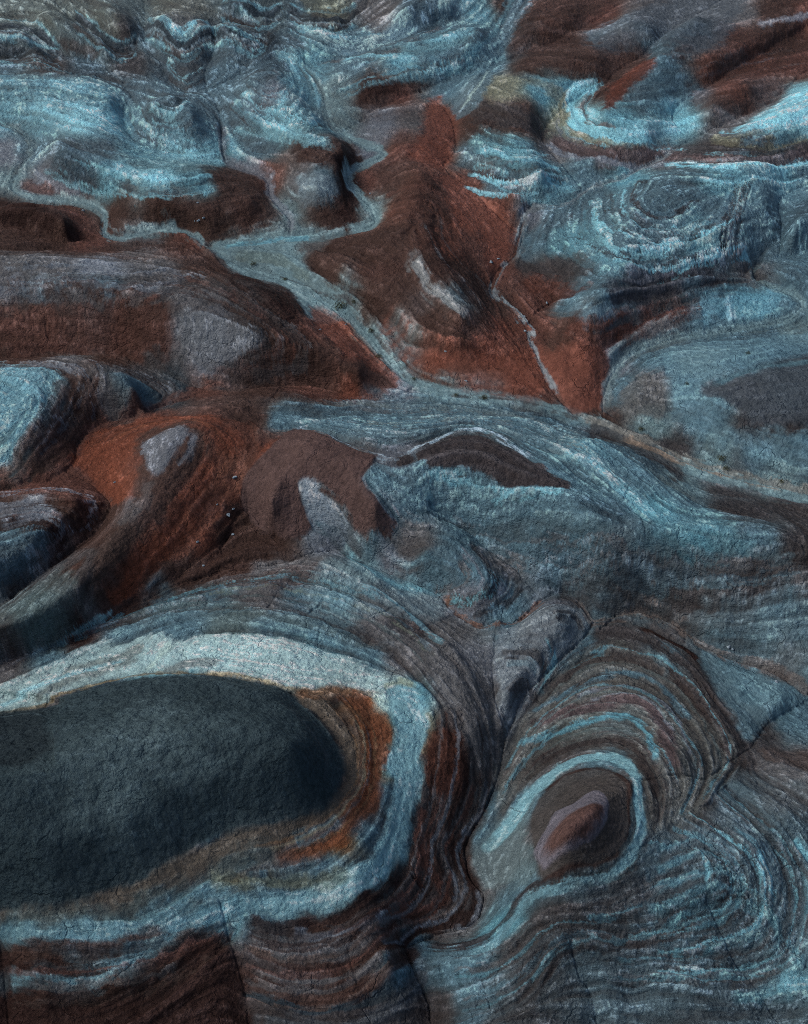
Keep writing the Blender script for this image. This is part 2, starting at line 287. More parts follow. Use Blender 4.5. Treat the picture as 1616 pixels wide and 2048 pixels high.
# ---------------------------------------------------------------- soil colours, with some painted shade (as read from the photograph, divided by its light)
CN = dict(pc=(120,174,188), cy=(82,124,138), bg=(71,91,102), sb=(53,68,78), tp=(82,77,79), td=(56,50,51), dk=(40,48,55), bk=(26,27,31),
 rd=(95,54,44), rm=(81,51,45), rb=(60,42,38), dr=(44,29,27), ru=(108,60,36), oc=(102,98,84), cr=(180,198,192), lv=(98,99,108),
 wl=(92,109,114), og=(70,80,82))
def lin(c):
    c = np.array(c, float) / 255; l = np.where(c <= .04045, c / 12.92, ((c + .055) / 1.055) ** 2.4)
    return l / ILLUM
def colr(c): return lin(CN[c] if isinstance(c, str) else c)
SAMP = """30 0 og 100 og 200 og 300 og 380 tp 470 og 540 og 600 sb 650 oc 760 tp 850 sb 900 bg 960 cy 1020 rb 1100 rm 1200 rm 1280 tp 1380 tp 1480 tp 1560 rb 1616 rm
80 0 og 80 og 200 og 250 td 300 bg 380 td 480 bg 520 dk 600 bg 700 bg 800 bg 880 cy 980 bg 1050 td 1120 rb 1200 tp 1300 sb 1400 sb 1470 rm 1560 rb
130 0 sb 100 td 180 sb 260 td 330 sb 430 bg 540 sb 620 cy 700 bg 800 cy 900 bg 980 bg 1060 rb 1150 rb 1250 rb 1330 bg 1420 rm 1520 rm 1600 rm
180 0 cy 100 cy 200 cy 260 bg 330 bg 420 bg 500 bg 540 lv 600 cy 680 wl 740 rb 800 rm 900 bg 1000 oc 1080 cy 1150 cy 1210 rb 1290 bg 1400 bg 1460 rm 1540 tp 1600 pc
240 0 cy 80 cy 160 pc 230 cy 300 bg 380 bg 450 bg 550 cy 620 cy 680 wl 760 lv 830 tp 890 rd 960 rb 1050 rb 1120 oc 1160 pc 1250 cy 1350 pc 1450 tp 1540 pc 1610 cy
300 0 lv 60 bg 130 sb 200 bg 280 cy 380 pc 430 cy 520 bg 620 rb 700 tp 740 lv 800 rm 880 rd 950 bg 1030 cy 1120 tp 1220 td 1320 tp 1420 td 1520 bg 1616 sb
360 20 wl 80 lv 150 sb 220 cy 320 pc 400 cy 450 rb 520 rm 600 tp 640 bg 690 dr 740 rm 850 rd 930 rm 1000 bg 1100 cy 1170 bg 1250 cy 1330 bg 1450 cy 1560 cy 1616 bg
420 0 rb 60 rb 150 rm 230 rb 330 rb 420 rb 500 rm 570 wl 640 rb 690 dr 740 wl 800 rd 900 rd 1000 rd 1060 lv 1130 bg 1240 bg 1330 bg 1450 bg 1560 bg 1616 sb
480 0 rb 100 rb 190 rm 300 tp 370 rm 440 wl 520 wl 600 wl 680 rb 780 rb 880 rd 980 rm 1060 bg 1150 cy 1280 bg 1400 cy 1500 bg 1600 bg
540 0 tp 100 tp 200 lv 300 tp 400 rb 500 dr 580 wl 650 rb 750 rm 850 rb 930 rb 1000 rm 1100 td 1200 bg 1300 bg 1400 sb 1500 tp 1600 bg
600 0 tp 100 bg 200 bg 300 tp 400 tp 500 td 570 dr 620 wl 680 wl 760 rb 840 tp 920 cy 980 rb 1060 rm 1150 bg 1220 bg 1320 td 1420 sb 1500 cy 1580 bg
660 0 rb 100 rb 250 rb 350 tp 430 lv 500 td 560 rb 620 rm 680 rd 750 wl 850 rb 930 rb 1000 rd 1080 rm 1150 rb 1230 rb 1320 tp 1420 bg 1520 bg 1610 wl
720 0 rb 60 rb 150 tp 220 rb 300 td 420 lv 520 rb 620 rb 720 rb 790 wl 880 rd 980 rd 1060 rd 1150 rd 1230 lv 1320 bg 1400 wl 1500 bg 1600 sb
780 0 pc 60 pc 120 rb 200 tp 280 bg 340 dk 420 rm 520 rb 620 rm 720 rd 800 lv 880 wl 980 wl 1080 rm 1170 rm 1240 bg 1290 tp 1380 bg 1480 tp 1600 sb
840 0 cy 60 bg 120 td 200 rb 300 rm 400 rm 500 rb 560 bg 640 bg 720 bg 820 bg 900 bg 1000 bg 1100 sb 1200 rb 1300 wl 1400 bg 1520 td 1600 td
900 0 bg 60 td 120 rm 200 rd 290 tp 340 lv 400 tp 460 rm 540 rm 620 tp 720 tp 800 lv 900 td 1000 td 1080 bg 1180 cy 1250 sb 1330 td 1420 wl 1520 bg 1616 bg
960 0 rb 80 rm 150 rm 220 rd 310 lv 370 tp 430 rm 500 tp 600 td 680 tp 760 bg 860 bg 960 bg 1100 bg 1200 bg 1280 bg 1360 wl 1450 tp 1550 wl
1020 0 rb 80 lv 150 rb 220 rb 300 lv 360 td 430 rd 500 rb 570 tp 640 bg 740 tp 830 bg 950 bg 1080 bg 1200 sb 1300 cy 1380 bg 1480 td 1600 td
1080 0 bg 60 bg 110 td 170 rb 240 rb 330 rb 400 rd 460 rb 550 rb 640 lv 740 bg 830 tp 930 bg 1050 bg 1150 bg 1280 bg 1400 cy 1520 bg 1600 td
1140 0 td 80 tp 150 rb 220 dr 280 rb 360 rb 450 rb 540 tp 620 tp 700 wl 780 lv 860 bg 940 bg 1020 tp 1120 sb 1250 tp 1400 td 1520 td 1616 tp
1200 0 tp 80 og 150 tp 220 rb 330 bg 430 bg 520 tp 600 bg 680 cy 750 rb 830 lv 920 lv 1000 bg 1100 lv 1200 bg 1300 td 1420 td 1560 bg
1260 0 rb 80 og 150 dr 250 bg 350 bg 450 og 550 bg 650 bg 740 tp 820 td 900 tp 1000 bg 1060 tp 1150 bg 1230 td 1330 tp 1420 bg 1530 bg 1616 bg
1320 0 tp 100 bg 200 cy 300 pc 420 pc 520 pc 620 cy 720 bg 800 tp 880 td 960 lv 1050 tp 1130 bg 1220 tp 1320 bg 1400 td 1480 bg 1580 tp
1380 0 tp 100 tp 200 dk 400 dk 600 bk 700 ru 760 cr 820 cy 880 tp 950 td 1020 tp 1120 tp 1220 tp 1320 tp 1420 td 1500 bg 1600 bg
1450 50 bk 200 dk 400 dk 600 bk 680 td 740 ru 800 cy 850 oc 900 rb 960 td 1020 tp 1120 og 1220 bg 1320 tp 1420 td 1500 td 1600 bg
1530 50 bk 200 sb 400 dk 600 bk 680 td 740 ru 810 cy 890 rb 950 td 1030 tp 1120 tp 1200 bg 1300 tp 1400 td 1480 td 1560 tp 1616 tp
1600 50 sb 300 sb 500 dk 650 dk 720 rb 780 bg 850 td 910 td 970 bg 1050 bg 1150 td 1250 td 1320 tp 1400 td 1480 bg 1600 tp
1680 50 dk 250 sb 450 sb 560 tp 650 ru 740 bg 800 bg 850 td 910 rb 980 bg 1050 tp 1150 td 1240 td 1320 bg 1450 bg 1560 bg 1616 bg
1760 50 dk 250 dk 400 tp 550 bg 650 bg 760 bg 800 dr 880 rb 940 rb 1000 tp 1080 bg 1180 bg 1300 sb 1420 bg 1500 bg 1616 bg
1840 50 dk 150 og 250 bg 350 bg 450 cy 550 bg 650 td 750 td 850 rb 940 tp 1020 cy 1120 td 1220 td 1320 sb 1440 bg 1560 bg
1900 50 rb 150 bg 250 bg 350 td 450 dr 550 tp 650 tp 750 rb 850 bg 960 bg 1060 td 1150 bg 1280 sb 1400 bg 1540 bg
1970 20 dr 120 rb 250 rb 400 dr 480 dr 560 tp 700 rb 800 bg 900 bg 1000 bg 1100 td 1200 bg 1320 bg 1450 sb 1580 cy
2040 10 dr 150 rb 300 dr 450 dr 550 td 700 td 850 td 950 bg 1080 td 1200 bg 1400 sb 1560 sb"""
su, sv, scol = [], [], []
for ln in SAMP.split('\n'):
    t = ln.split(); y = float(t[0])
    for i in range(1, len(t), 2): su.append(float(t[i])); sv.append(y); scol.append(colr(t[i + 1]))
su, sv = march(np.array(su), np.array(sv)); scol = np.log(np.array(scol))
WU = PXM * (1.1 * fbm(GX / 6, GY / 6, 41, 5, .6)); WV = PXD * (1.1 * fbm(GX / 6, GY / 6, 51, 5, .6))   # ragged edges
k = 4
cu = (GU + 1.4 * WU)[::k, ::k]; cv = (GV + 1.4 * WV)[::k, ::k]
num = np.zeros(cu.shape + (3,)); den = np.zeros(cu.shape)
for a, b, c in zip(su, sv, scol):
    w = 1 / ((cu - a) ** 2 + (1.25 * (cv - b)) ** 2 + 250) ** 2.2
    num += w[..., None] * c; den += w
low = np.exp(num / den[..., None])
def upk(a):
    r = np.clip(np.arange(NV) / k, 0, a.shape[0] - 1.001); c = np.clip(np.arange(NU) / k, 0, a.shape[1] - 1.001)
    i = r.astype(int); j = c.astype(int); fr = (r - i)[:, None, None]; fc = (c - j)[None, :, None]
    return (a[i][:, j] * (1 - fc) + a[i][:, j + 1] * fc) * (1 - fr) + (a[i + 1][:, j] * (1 - fc) + a[i + 1][:, j + 1] * fc) * fr
CC = upk(low)
BAND = np.full((NV, NU), 0.75, np.float32)     # how strongly thin strata show
PALE = np.full((NV, NU), 0.35, np.float32)     # how much pale crust, ledge highlights painted in with it
LUMP = np.full((NV, NU), 0.6, np.float32)      # popcorn clay relief
PART = {}; TAN = []
UW, VW = GU + WU, GV + WV
def window(p, pad):
    r0, c0 = cell(p[:, 0].min() - pad, p[:, 1].min() - pad); r1, c1 = cell(p[:, 0].max() + pad, p[:, 1].max() + pad)
    return slice(int(np.clip(r0, 0, NV - 1)), int(np.clip(r1 + 2, 1, NV))), slice(int(np.clip(c0, 0, NU - 1)), int(np.clip(c1 + 2, 1, NU)))
def segdist(p, u, v, closed, wid=None):
    q = np.vstack([p, p[:1]]) if closed else p
    best = np.full(u.shape, 1e9); par = np.zeros(u.shape); ins = np.zeros(u.shape, bool); n = len(q) - 1
    for i in range(n):
        a, b = q[i], q[i + 1]; d = b - a; L = d @ d + 1e-9
        t = np.clip(((u - a[0]) * d[0] + (v - a[1]) * d[1]) / L, 0, 1)
        e = (u - a[0] - t * d[0]) ** 2 + (v - a[1] - t * d[1]) ** 2
        m = e < best; best = np.where(m, e, best); par = np.where(m, (i + t) / n, par)
        if closed and a[1] != b[1]:
            ins ^= ((a[1] > v) != (b[1] > v)) & (u < (b[0] - a[0]) * (v - a[1]) / (b[1] - a[1]) + a[0])
    return np.sqrt(best), par, ins
EDGE = fbm(GX / 1.6, GY / 1.6, 81, 4, .75)
def put(w, m, c, op, bd, pl, lu):
    m = np.clip(m + 1.2 * EDGE[w] * 4 * m * (1 - m), 0, 1) * op; CC[w] = CC[w] * (1 - m[..., None]) + colr(c) * m[..., None] if c is not None else CC[w]
    for F, val in ((BAND, bd), (PALE, pl), (LUMP, lu)):
        if val is not None: F[w] = F[w] * (1 - m) + val * m
def P_(c, p, soft=8, op=1.0, nz=0.5, bd=None, pl=None, lu=None, part=None, lift=0, lw=4):
    q = pts(p); u, v = march(q[:, 0], q[:, 1]); q = spline(np.stack([u, v], 1), 14, True); w = window(q, 60)
    d, _, ins = segdist(q, GU[w] + nz * WU[w], GV[w] + nz * WV[w], True)
    sd = np.where(ins, d, -d); m = smooth(-soft, soft, sd)
    put(w, m, c, op, bd, pl, lu)
    if lift: Z[w] += lift * smooth(-3, lw, sd)
    if part: PART.setdefault(part, np.zeros((NV, NU), bool))[w] |= sd > 0
def S_(c, p, w=10, soft=None, op=1.0, nz=0.4, w1=None, bd=None, pl=None, lu=None, lift=0):
    q = pts(p); u, v = march(q[:, 0], q[:, 1]); q = spline(np.stack([u, v], 1), 12); TAN.append(spline(np.stack([u, v], 1), 1.5)); wd = window(q, w + 60)
    d, t, _ = segdist(q, GU[wd] + nz * WU[wd], GV[wd] + nz * WV[wd], False)
    ww = (w + ((w1 if w1 is not None else w) - w) * t) / 2
    ww = ww * (1 + .35 * fbm(GX[wd] / 3, GY[wd] / 3, 61, 3)); soft = soft or max(2.5, w * .3)
    m = smooth(-soft, soft, ww - d) * smooth(0, .06, t + .02) * smooth(0, .06, 1.02 - t)
    put(wd, m, c, op, bd, pl, lu)
    if lift: Z[wd] += lift * m

# washes and sand
WASHP = "418,490 440,478 520,466 600,464 690,462 650,495 605,520 650,560 700,600 735,650 790,720 830,752 900,772 980,784 1060,794 1130,814 1200,838 1300,888 1400,926 1500,952 1616,982 1720,1000 1720,1035 1616,1012 1500,988 1400,958 1330,928 1230,876 1150,846 1070,816 980,806 900,802 830,784 800,765 760,720 720,672 690,645 620,640 590,600 560,575 480,550 430,525"
P_('wl', WASHP, 7, .8, .3, bd=.42, pl=.2, lu=.15)
P_('rd', "620,615 680,640 720,690 770,740 800,760 780,785 720,760 680,700 630,655", 10, .85, bd=.15, lu=.3)
# centre reds
P_('rd', "770,640 830,690 980,712 1055,720 1085,790 1000,785 900,768 820,735 775,690", 24, .85, bd=.15, pl=.05, lu=.25)
P_((97,57,48), "1062,665 1100,700 1200,702 1218,750 1205,810 1150,828 1112,790 1080,730", 10, .8, bd=.15, pl=.05, lu=.25)
P_('rd', "860,200 900,210 912,300 880,340 820,320 840,270", 12, .9, bd=.2, lu=.4)
P_('rd', "890,345 950,385 1020,440 1025,500 985,540 960,470 920,440 870,400", 14, .9, bd=.2, lu=.4)
P_('rb', "740,350 800,320 870,360 900,430 870,480 960,600 985,660 900,700 830,670 780,620 720,600 640,540 600,490 680,470 760,450 780,410", 16, .75)
S_('dr', "860,440 870,500 910,560 960,620 985,665", 34, 12, .8, w1=22)
S_((118,116,118), "828,520 850,565 900,610 932,640", 26, 9, .8, w1=12, pl=.7)
P_((94,104,112), "590,360 620,345 660,355 672,380 650,398 610,398", 9, .9)
S_('dr', "690,280 712,310 690,350 705,400 700,430", 30, 9, .9)
S_('rb', "600,300 640,310 690,290", 30, 12, .8)
P_('rb', "440,320 520,355 540,400 560,440 500,450 420,455 330,450 230,430 200,410 260,405 350,400 430,390", 12, .85)
P_('rm', "40,362 90,365 160,372 190,400 120,395 60,390", 8, .8, bd=.2)
S_('lv', "100,366 130,372 160,382", 16, 5, .7)
P_('dr', "-60,405 40,402 90,415 130,435 180,465 150,482 80,465 0,452 -60,450", 9, .85)
# left hills
S_((118,124,138), "-60,585 60,578 150,570 240,580 300,575 350,555", 26, 12, .35, pl=.9)
S_('lv', "160,545 260,548 340,538 360,555", 10, 4, .7)
S_('dr', "410,505 480,555 560,580 590,625 560,645", 30, 10, .9)  # flank turned from the sun, its shade painted into the colour
S_('rb', "180,500 300,490 410,520 470,570 540,620", 26, 10, .8)
P_((90,90,96), "330,640 400,618 470,640 532,682 500,715 450,730 380,712 335,690", 10, .85, bd=.35, pl=.5)
S_('td', "420,615 480,640 535,680 505,718 450,735", 8, 4, .8)  # painted shade along the right edge of the grey back
S_('rm', "460,580 520,620 570,665 580,690 540,720", 10, 5, .6)
P_('rb', "690,720 740,735 790,770 770,785 720,775 690,750", 12, .9)
S_('rb', "-60,640 120,635 250,630 330,640", 46, 18, .75)
S_('rm', "0,675 120,668 250,660 340,670", 40, 16, .7)
P_((88,128,142), "-60,742 60,735 120,748 132,772 105,825 60,880 20,930 -60,965", 10, .9, pl=1.0, lu=1.0)
S_('td', "128,760 120,820 80,880 40,940", 34, 10, .85)  # eastern flank's shade painted as a dark strip
S_('rb', "160,745 190,800 130,880 60,960", 30, 12, .8)
S_('tp', "225,730 290,755 340,790 330,815", 46, 14, .8, w1=20)
S_('lv', "60,735 150,735 180,755", 14, 5, .6)
S_('rm', "420,778 350,795 260,830 190,850 150,910", 16, 6, .7, bd=.2)
P_((98,51,37), "160,890 220,852 320,835 430,832 500,850 522,890 560,880 505,960 450,1020 400,1085 330,1130 250,1195 215,1185 260,1080 280,1010 225,1000 190,960 150,930", 12, .8, bd=.35, lu=.5)
P_((64,50,47), "270,880 330,852 400,852 420,890 395,940 350,1000 300,1060 230,1130 180,1180 150,1160 210,1080 260,1010 280,940", 14, .8, lu=.9)
P_('lv', "282,885 330,862 372,865 345,920 318,950 292,925", 8, .85, pl=.8, lu=1)
S_('lv', "385,870 378,905 355,930", 12, 5, .7, pl=.8)
S_('tp', "300,960 285,1010 235,1050", 22, 9, .45, pl=.6)
S_('rb', "440,840 490,860 500,900 470,960", 40, 14, .6)
P_((108,68,56), "440,905 500,930 460,1010 400,1080 330,1130 400,1040", 12, .7, bd=.1)
P_('lv', "-60,1015 40,1000 100,1010 130,1040 60,1035 -60,1060", 12, .7, pl=.7)
S_('dr', "-60,1060 40,1045 110,1055 130,1090 90,1130", 26, 9, .85)
P_('bg', "-60,1075 40,1062 85,1085 80,1120 20,1165 -60,1200", 12, .8, pl=.8, lu=1)
P_('rm', "-40,990 60,965 150,940 200,985 215,1010 180,1050 140,1010 60,995", 9, .7)
S_('td', "140,1130 180,1105 165,1160 150,1210", 26, 9, .8)
P_('og', "-60,1250 60,1170 130,1140 150,1200 120,1270 40,1295 -60,1320", 20, .6, pl=.4)
P_('rb', "480,1040 540,1065 555,1085 520,1115 450,1130 380,1140 420,1080", 9, .8)
# capped hill
P_((78,104,116), "600,850 720,800 900,800 1060,830 1200,870 1300,960 1250,1010 1140,980 1020,890 900,860 760,885", 18, .6, pl=.8)
P_((76,57,55), "555,882 590,859 630,864 675,882 725,902 755,912 740,932 725,952 740,982 770,1017 795,1049 750,1071 715,1059 700,1034 680,997 650,972 620,955 600,962 605,1002 625,1054 580,1074 540,1060 500,1034 480,990 500,937 530,907", 4, .97, .25, bd=.12, pl=.05, lu=.5, part='cap_slab', lift=.12)
P_((58,51,53), "833,907 863,892 908,874 958,872 1008,897 1058,922 1108,952 1140,967 1133,977 1088,974 1048,969 1008,964 978,947 928,944 878,942 848,927", 3.5, .97, .25, bd=.12, pl=.05, lu=.5, part='cap_slab_east', lift=.12)
P_((58,51,53), "795,912 812,906 830,912 815,920 798,919", 3, .95, .3)
S_((150,164,178), "590,856 640,860 700,883 760,905 800,908 840,890 905,866 960,864 1012,886 1065,918", 7, 3, .8, nz=.3)
S_((118,130,144), "722,950 735,985 792,1050", 12, 4, .8)
P_((112,118,128), "600,965 620,957 650,975 690,1020 698,1048 665,1040 627,1050 612,1010", 4, .8, .4, pl=.6)
S_('pc', "840,985 860,960 900,960 960,975 1060,985 1130,985", 8, 4, .5)
S_('pc', "1100,905 1180,930 1240,985 1300,1040", 14, 6, .45, w1=22, pl=1)
P_('cy', "1300,1030 1400,1022 1480,1060 1500,1095 1400,1098 1320,1070", 26, .45, pl=1, lu=1)
S_('td', "1180,860 1260,880 1330,925 1362,965", 46, 14, .85, w1=30, pl=.1)  # shade on the hill's upper right shoulder, painted in
S_('td', "1410,980 1500,990 1580,1040 1616,1090 1600,1130", 40, 16, .8, w1=50)  # painted shade on the hill's right end
S_('td', "1120,1175 1250,1185 1350,1205 1450,1200 1580,1150", 46, 22, .7, w1=70)
for cc, p, w in (('lv', "870,1190 930,1187 962,1165 955,1125 930,1095", 9), ('td', "880,1205 945,1200 985,1172 980,1130 950,1092", 13), ('lv', "890,1218 950,1212 1005,1180 1005,1140", 8),
                 ('td', "940,1225 1010,1205 1040,1175", 10), ('lv', "985,1165 985,1130 965,1100", 6), ('tp', "870,1175 915,1172 935,1150 925,1120", 9)):
    S_(cc, p, w, 3, .75, nz=.6)
P_('cy', "700,1130 730,1120 790,1150 860,1160 880,1195 820,1190 760,1170", 16, .6, bd=.2)
for p in ("420,1160 480,1150 505,1165 470,1185 420,1185", "520,1150 590,1130 650,1125 640,1150 580,1180 530,1180", "720,1185 770,1180 782,1200 775,1225 730,1215", "830,1230 860,1240 835,1275 815,1260"):
    P_((78,66,66), p, 6, .8, .8)
S_('td', "330,1200 420,1190 480,1200 560,1215 640,1240 720,1270 790,1310", 14, 8, .6)
S_('og', "250,1235 360,1215 460,1225 560,1240 660,1265 740,1300", 26, 14, .7)
# pale rim and dark dome
P_((144,164,166), "-60,1395 60,1350 160,1310 260,1275 370,1272 450,1275 560,1280 650,1300 720,1330 795,1368 740,1386 600,1370 450,1350 330,1343 250,1348 150,1375 50,1402 -60,1430", 12, .9, .9, bd=.3, pl=.9, lu=.8)
P_((84,82,80), "150,1330 240,1300 290,1290 270,1320 200,1350 120,1370 60,1385", 12, .7, 1.2)
P_((88,86,88), "340,1325 380,1315 430,1325 420,1345 330,1340", 8, .7, 1.2)
S_('pc', "-60,1420 60,1375 150,1345 250,1320", 8, 5, .5)
S_('cr', "300,1335 320,1312 340,1285", 9, 4, .8)
S_((112,96,76), "-60,1426 50,1405 150,1380 250,1353 330,1346 450,1352 570,1370 690,1380 760,1383", 11, 5, .85)
S_((86,74,66), "575,1380 640,1420 690,1475 712,1530 705,1590 655,1637 560,1672 470,1700 380,1735 250,1790 100,1830 -60,1850", 46, 12, .9, w1=52, bd=.4, pl=.3)
S_((96,64,46), "600,1378 680,1382 735,1420", 22, 8, .8)
S_((102,60,43), "690,1385 735,1420 754,1480 752,1540 732,1600 692,1655 640,1692 560,1722 470,1755 400,1785", 52, 14, .9, w1=12, bd=.6)
S_((92,50,34), "735,1440 745,1490 742,1560 715,1620", 16, 8, .7)
S_((84,124,138), "680,1640 640,1665 590,1685", 18, 8, .6)
S_('og', "560,1715 460,1745 380,1790 300,1820 150,1850 0,1858", 40, 16, .8)
P_((108,142,152), "772,1372 812,1368 848,1405 858,1450 845,1510 842,1570 825,1650 800,1725 765,1775 700,1815 600,1832 480,1815 560,1790 640,1775 720,1730 765,1665 788,1590 790,1500 785,1430", 10, .92, .7, bd=.25, pl=.5)
S_((132,136,120), "765,1372 800,1362 825,1370", 10, 5, .8)
S_((112,104,84), "850,1420 864,1455 852,1510", 12, 6, .7)
S_((94,128,140), "500,1806 450,1828 390,1848 320,1886 270,1916 210,1956 150,1976 30,1961 -60,1955", 34, 16, .75, w1=22, pl=.6)
S_((90,122,134), "470,1775 400,1785 350,1815 280,1856 200,1866 100,1881 10,1866 -60,1862", 30, 12, .8, w1=30, pl=.5)
S_((98,90,62), "700,1755 600,1770 500,1765 420,1760", 22, 10, .5)
S_('rb', "330,1862 220,1895 120,1900 20,1905", 18, 7, .8)
S_('dr', "240,1938 150,1955 60,1935 10,1925", 12, 5, .85)
P_((50,59,64), "-300,1420 0,1414 100,1400 120,1391 200,1372 260,1358 325,1352 400,1355 500,1365 570,1376 590,1394 620,1424 655,1459 675,1489 690,1534 690,1556 680,1591 655,1616 600,1636 500,1658 425,1686 370,1716 300,1751 240,1776 175,1801 100,1818 0,1821 -300,1830", 8, .97, .25, bd=.12, pl=.15, lu=1.0, part='cap', lift=1.6, lw=75)
P_((76,88,93), "120,1600 110,1520 200,1440 330,1410 420,1440 430,1520 330,1600 220,1640", 70, .6, pl=.3)  # lighter middle: the dome's shading painted into the cap colour
P_(None, '-300,1400 107,1390 97,1450 104,1500 60,1545 -300,1570', 2, 1, lift=-.5, lw=3)
S_((62,66,72), "555,1400 610,1450 650,1510 650,1570", 5, 3, .5)
P_((30,32,36), "-200,1425 60,1412 105,1405 98,1450 100,1500 20,1530 -200,1540", 26, .6)
S_((66,76,82), "0,1435 60,1425 100,1440", 5, 3, .6)
# rust lobe right of the dome and wavy bands below
P_('td', "870,1420 930,1430 975,1500 985,1580 950,1640 925,1690 945,1760 965,1800 950,1835 850,1865 800,1850 800,1760 840,1680 855,1580 850,1500", 14, .7, bd=.6)
P_((74,42,33), "862,1462 900,1455 930,1480 938,1540 918,1595 868,1592 852,1540", 8, .85, bd=.6)
for cc, p, w in (('dr', "905,1460 928,1505 927,1570 907,1640 912,1700 947,1770 960,1800 950,1830 900,1848 830,1870 760,1905", 20),
                 ((92,80,78), "890,1600 880,1680 905,1740 927,1790 920,1815 880,1830 820,1850 760,1880", 13), ('rm', "852,1620 840,1700 870,1760 892,1797 862,1822 800,1835", 20),
                 ('rb', "870,1600 862,1690 888,1750 908,1795 880,1818 820,1838", 12), ('lv', "895,1715 918,1785 915,1805", 8), ('dr', "830,1690 822,1740 850,1790 820,1815", 12),
                 ('dr', "798,1722 775,1775 742,1800 698,1831 640,1850 590,1853 540,1848 500,1831", 15), ('lv', "770,1850 700,1862 640,1872 600,1868", 14),
                 ('tp', "500,1860 560,1890 640,1900 720,1895 790,1860", 30), ('rb', "500,1900 580,1930 680,1935 760,1910 800,1870", 14), ('tp', "520,1930 600,1958 690,1955 770,1920", 16),
                 ('rb', "490,1955 580,1990 680,1998 770,1960 830,1900", 26), ('dk', "495,1985 570,2008 660,2025 760,2000 800,1970", 14), ((66,66,70), "520,2040 600,2048 700,2060 800,2010 840,1950", 30),
                 ('lv', "960,1790 968,1810 945,1850 920,1855", 9)):
    S_(cc, p, w, None, .85, nz=.5, bd=.6)
P_((46,31,29), "30,1990 150,1990 250,1955 340,1895 390,1860 440,1852 458,1890 480,1960 502,2048 520,2200 30,2200", 14, .8, bd=1.0, pl=.5)
P_('dr', "-60,1860 0,1872 18,1920 28,2000 26,2100 -60,2100", 5, .8)
# swirl hill
P_((92,88,90), "830,1290 900,1240 1000,1260 985,1340 1000,1450 960,1540 920,1440 870,1370", 20, .6)
P_((106,110,117), "1000,1260 1080,1215 1150,1215 1180,1250 1120,1320 1060,1390 1015,1470 990,1380 990,1300", 10, .75)
P_((104,120,128), "640,1140 720,1110 800,1150 880,1200 860,1240 780,1230 700,1240 620,1230", 18, .6)
P_((88,102,110), "1200,1225 1320,1220 1450,1290 1616,1370 1720,1400 1720,1200 1616,1215 1400,1225", 20, .5)
S_('pc', "690,1105 760,1150 850,1180", 22, 10, .5)
P_((82,80,78), "1010,1480 1080,1380 1180,1290 1260,1290 1350,1350 1440,1450 1480,1520 1400,1630 1290,1650 1240,1500 1100,1520 1000,1640", 14, .7, bd=.7)
P_((86,98,102), "990,1640 1060,1600 1090,1560 1060,1660 1080,1740 1000,1780 955,1730", 14, .7, bd=.2)
P_((62,55,54), "1062,1640 1078,1600 1120,1556 1180,1538 1230,1546 1262,1590 1266,1650 1248,1700 1200,1730 1130,1758 1085,1745 1080,1700", 5, .92, .3, bd=.15, pl=.1)
S_((106,140,150), "985,1692 1006,1670 1036,1630 1062,1590 1112,1545 1162,1520 1212,1516 1252,1537 1276,1582 1281,1640 1270,1690 1240,1725 1190,1745", 30, 5, .93, w1=24, nz=.55, bd=.15, pl=.4)
S_((98,130,142), "1190,1745 1130,1765 1080,1782 1040,1820 1010,1860 985,1893 945,1907", 18, 5, .9, w1=20, nz=.35)
S_('td', "1000,1640 1050,1560 1110,1518 1170,1494 1230,1490 1275,1520 1305,1580 1310,1650 1290,1700", 9, 4, .6)
S_('dr', "1085,1585 1130,1550 1190,1537 1236,1551 1262,1600 1266,1660 1245,1705 1190,1731 1100,1757 1050,1787 1020,1830 980,1870 930,1888 850,1886", 10, 4, .8, w1=16, nz=.3)
for cc, p, w in (('td', "1190,1272 1255,1268 1310,1292 1370,1332 1424,1384 1474,1454 1495,1500", 18), ('dr', "1290,1255 1380,1300 1440,1370 1490,1440 1507,1485", 16), ((58,50,50), "1330,1330 1400,1400 1450,1470 1470,1530", 16),  # dark beds, with the right rim's shade painted into them
                 ('lv', "1150,1395 1240,1370 1310,1390 1360,1440 1385,1510", 6), ((74,60,62), "1060,1452 1130,1426 1200,1411 1250,1403 1300,1422 1335,1470 1350,1540", 28),
                 ('lv', "1180,1400 1250,1390 1305,1405 1345,1460", 5), ('cy', "1040,1488 1130,1456 1220,1430 1270,1437 1300,1470 1312,1520", 14), ('td', "1050,1530 1130,1495 1200,1478 1262,1488 1300,1535 1318,1600", 24),
                 ('bg', "1060,1420 1150,1375 1230,1345 1310,1360 1380,1430", 12), ((70,64,64), "1090,1370 1180,1320 1260,1310 1330,1345", 12)):
    S_(cc, p, w, None, .95, nz=.4)
P_((92,84,92), "1090,1722 1080,1692 1100,1655 1115,1620 1150,1605 1185,1582 1210,1590 1220,1620 1210,1650 1185,1680 1150,1695 1110,1720", 3, .95, .5, bd=.1, pl=.1, part='core', lift=.08, lw=6)
P_((80,56,52), "1098,1702 1110,1662 1140,1627 1180,1607 1205,1612 1200,1640 1170,1670 1130,1692", 9, .95, .4, bd=.1)
for p in ("1000,1312 1048,1302 1074,1310 1084,1340 1068,1385", "1010,1380 1050,1360 1062,1400", "1100,1230 1150,1230 1165,1260"): S_('td', p, 14, 4, .7)
S_('pc', "1092,1278 1104,1308 1086,1350 1070,1380", 9, 4, .6)
S_((120,140,150), "1010,1330 1050,1325 1070,1340", 14, 6, .5)
S_((102,70,58), "883,1194 908,1224 953,1254 998,1244 1033,1244 1063,1219 1083,1201", 6, 3, .8, nz=.2)
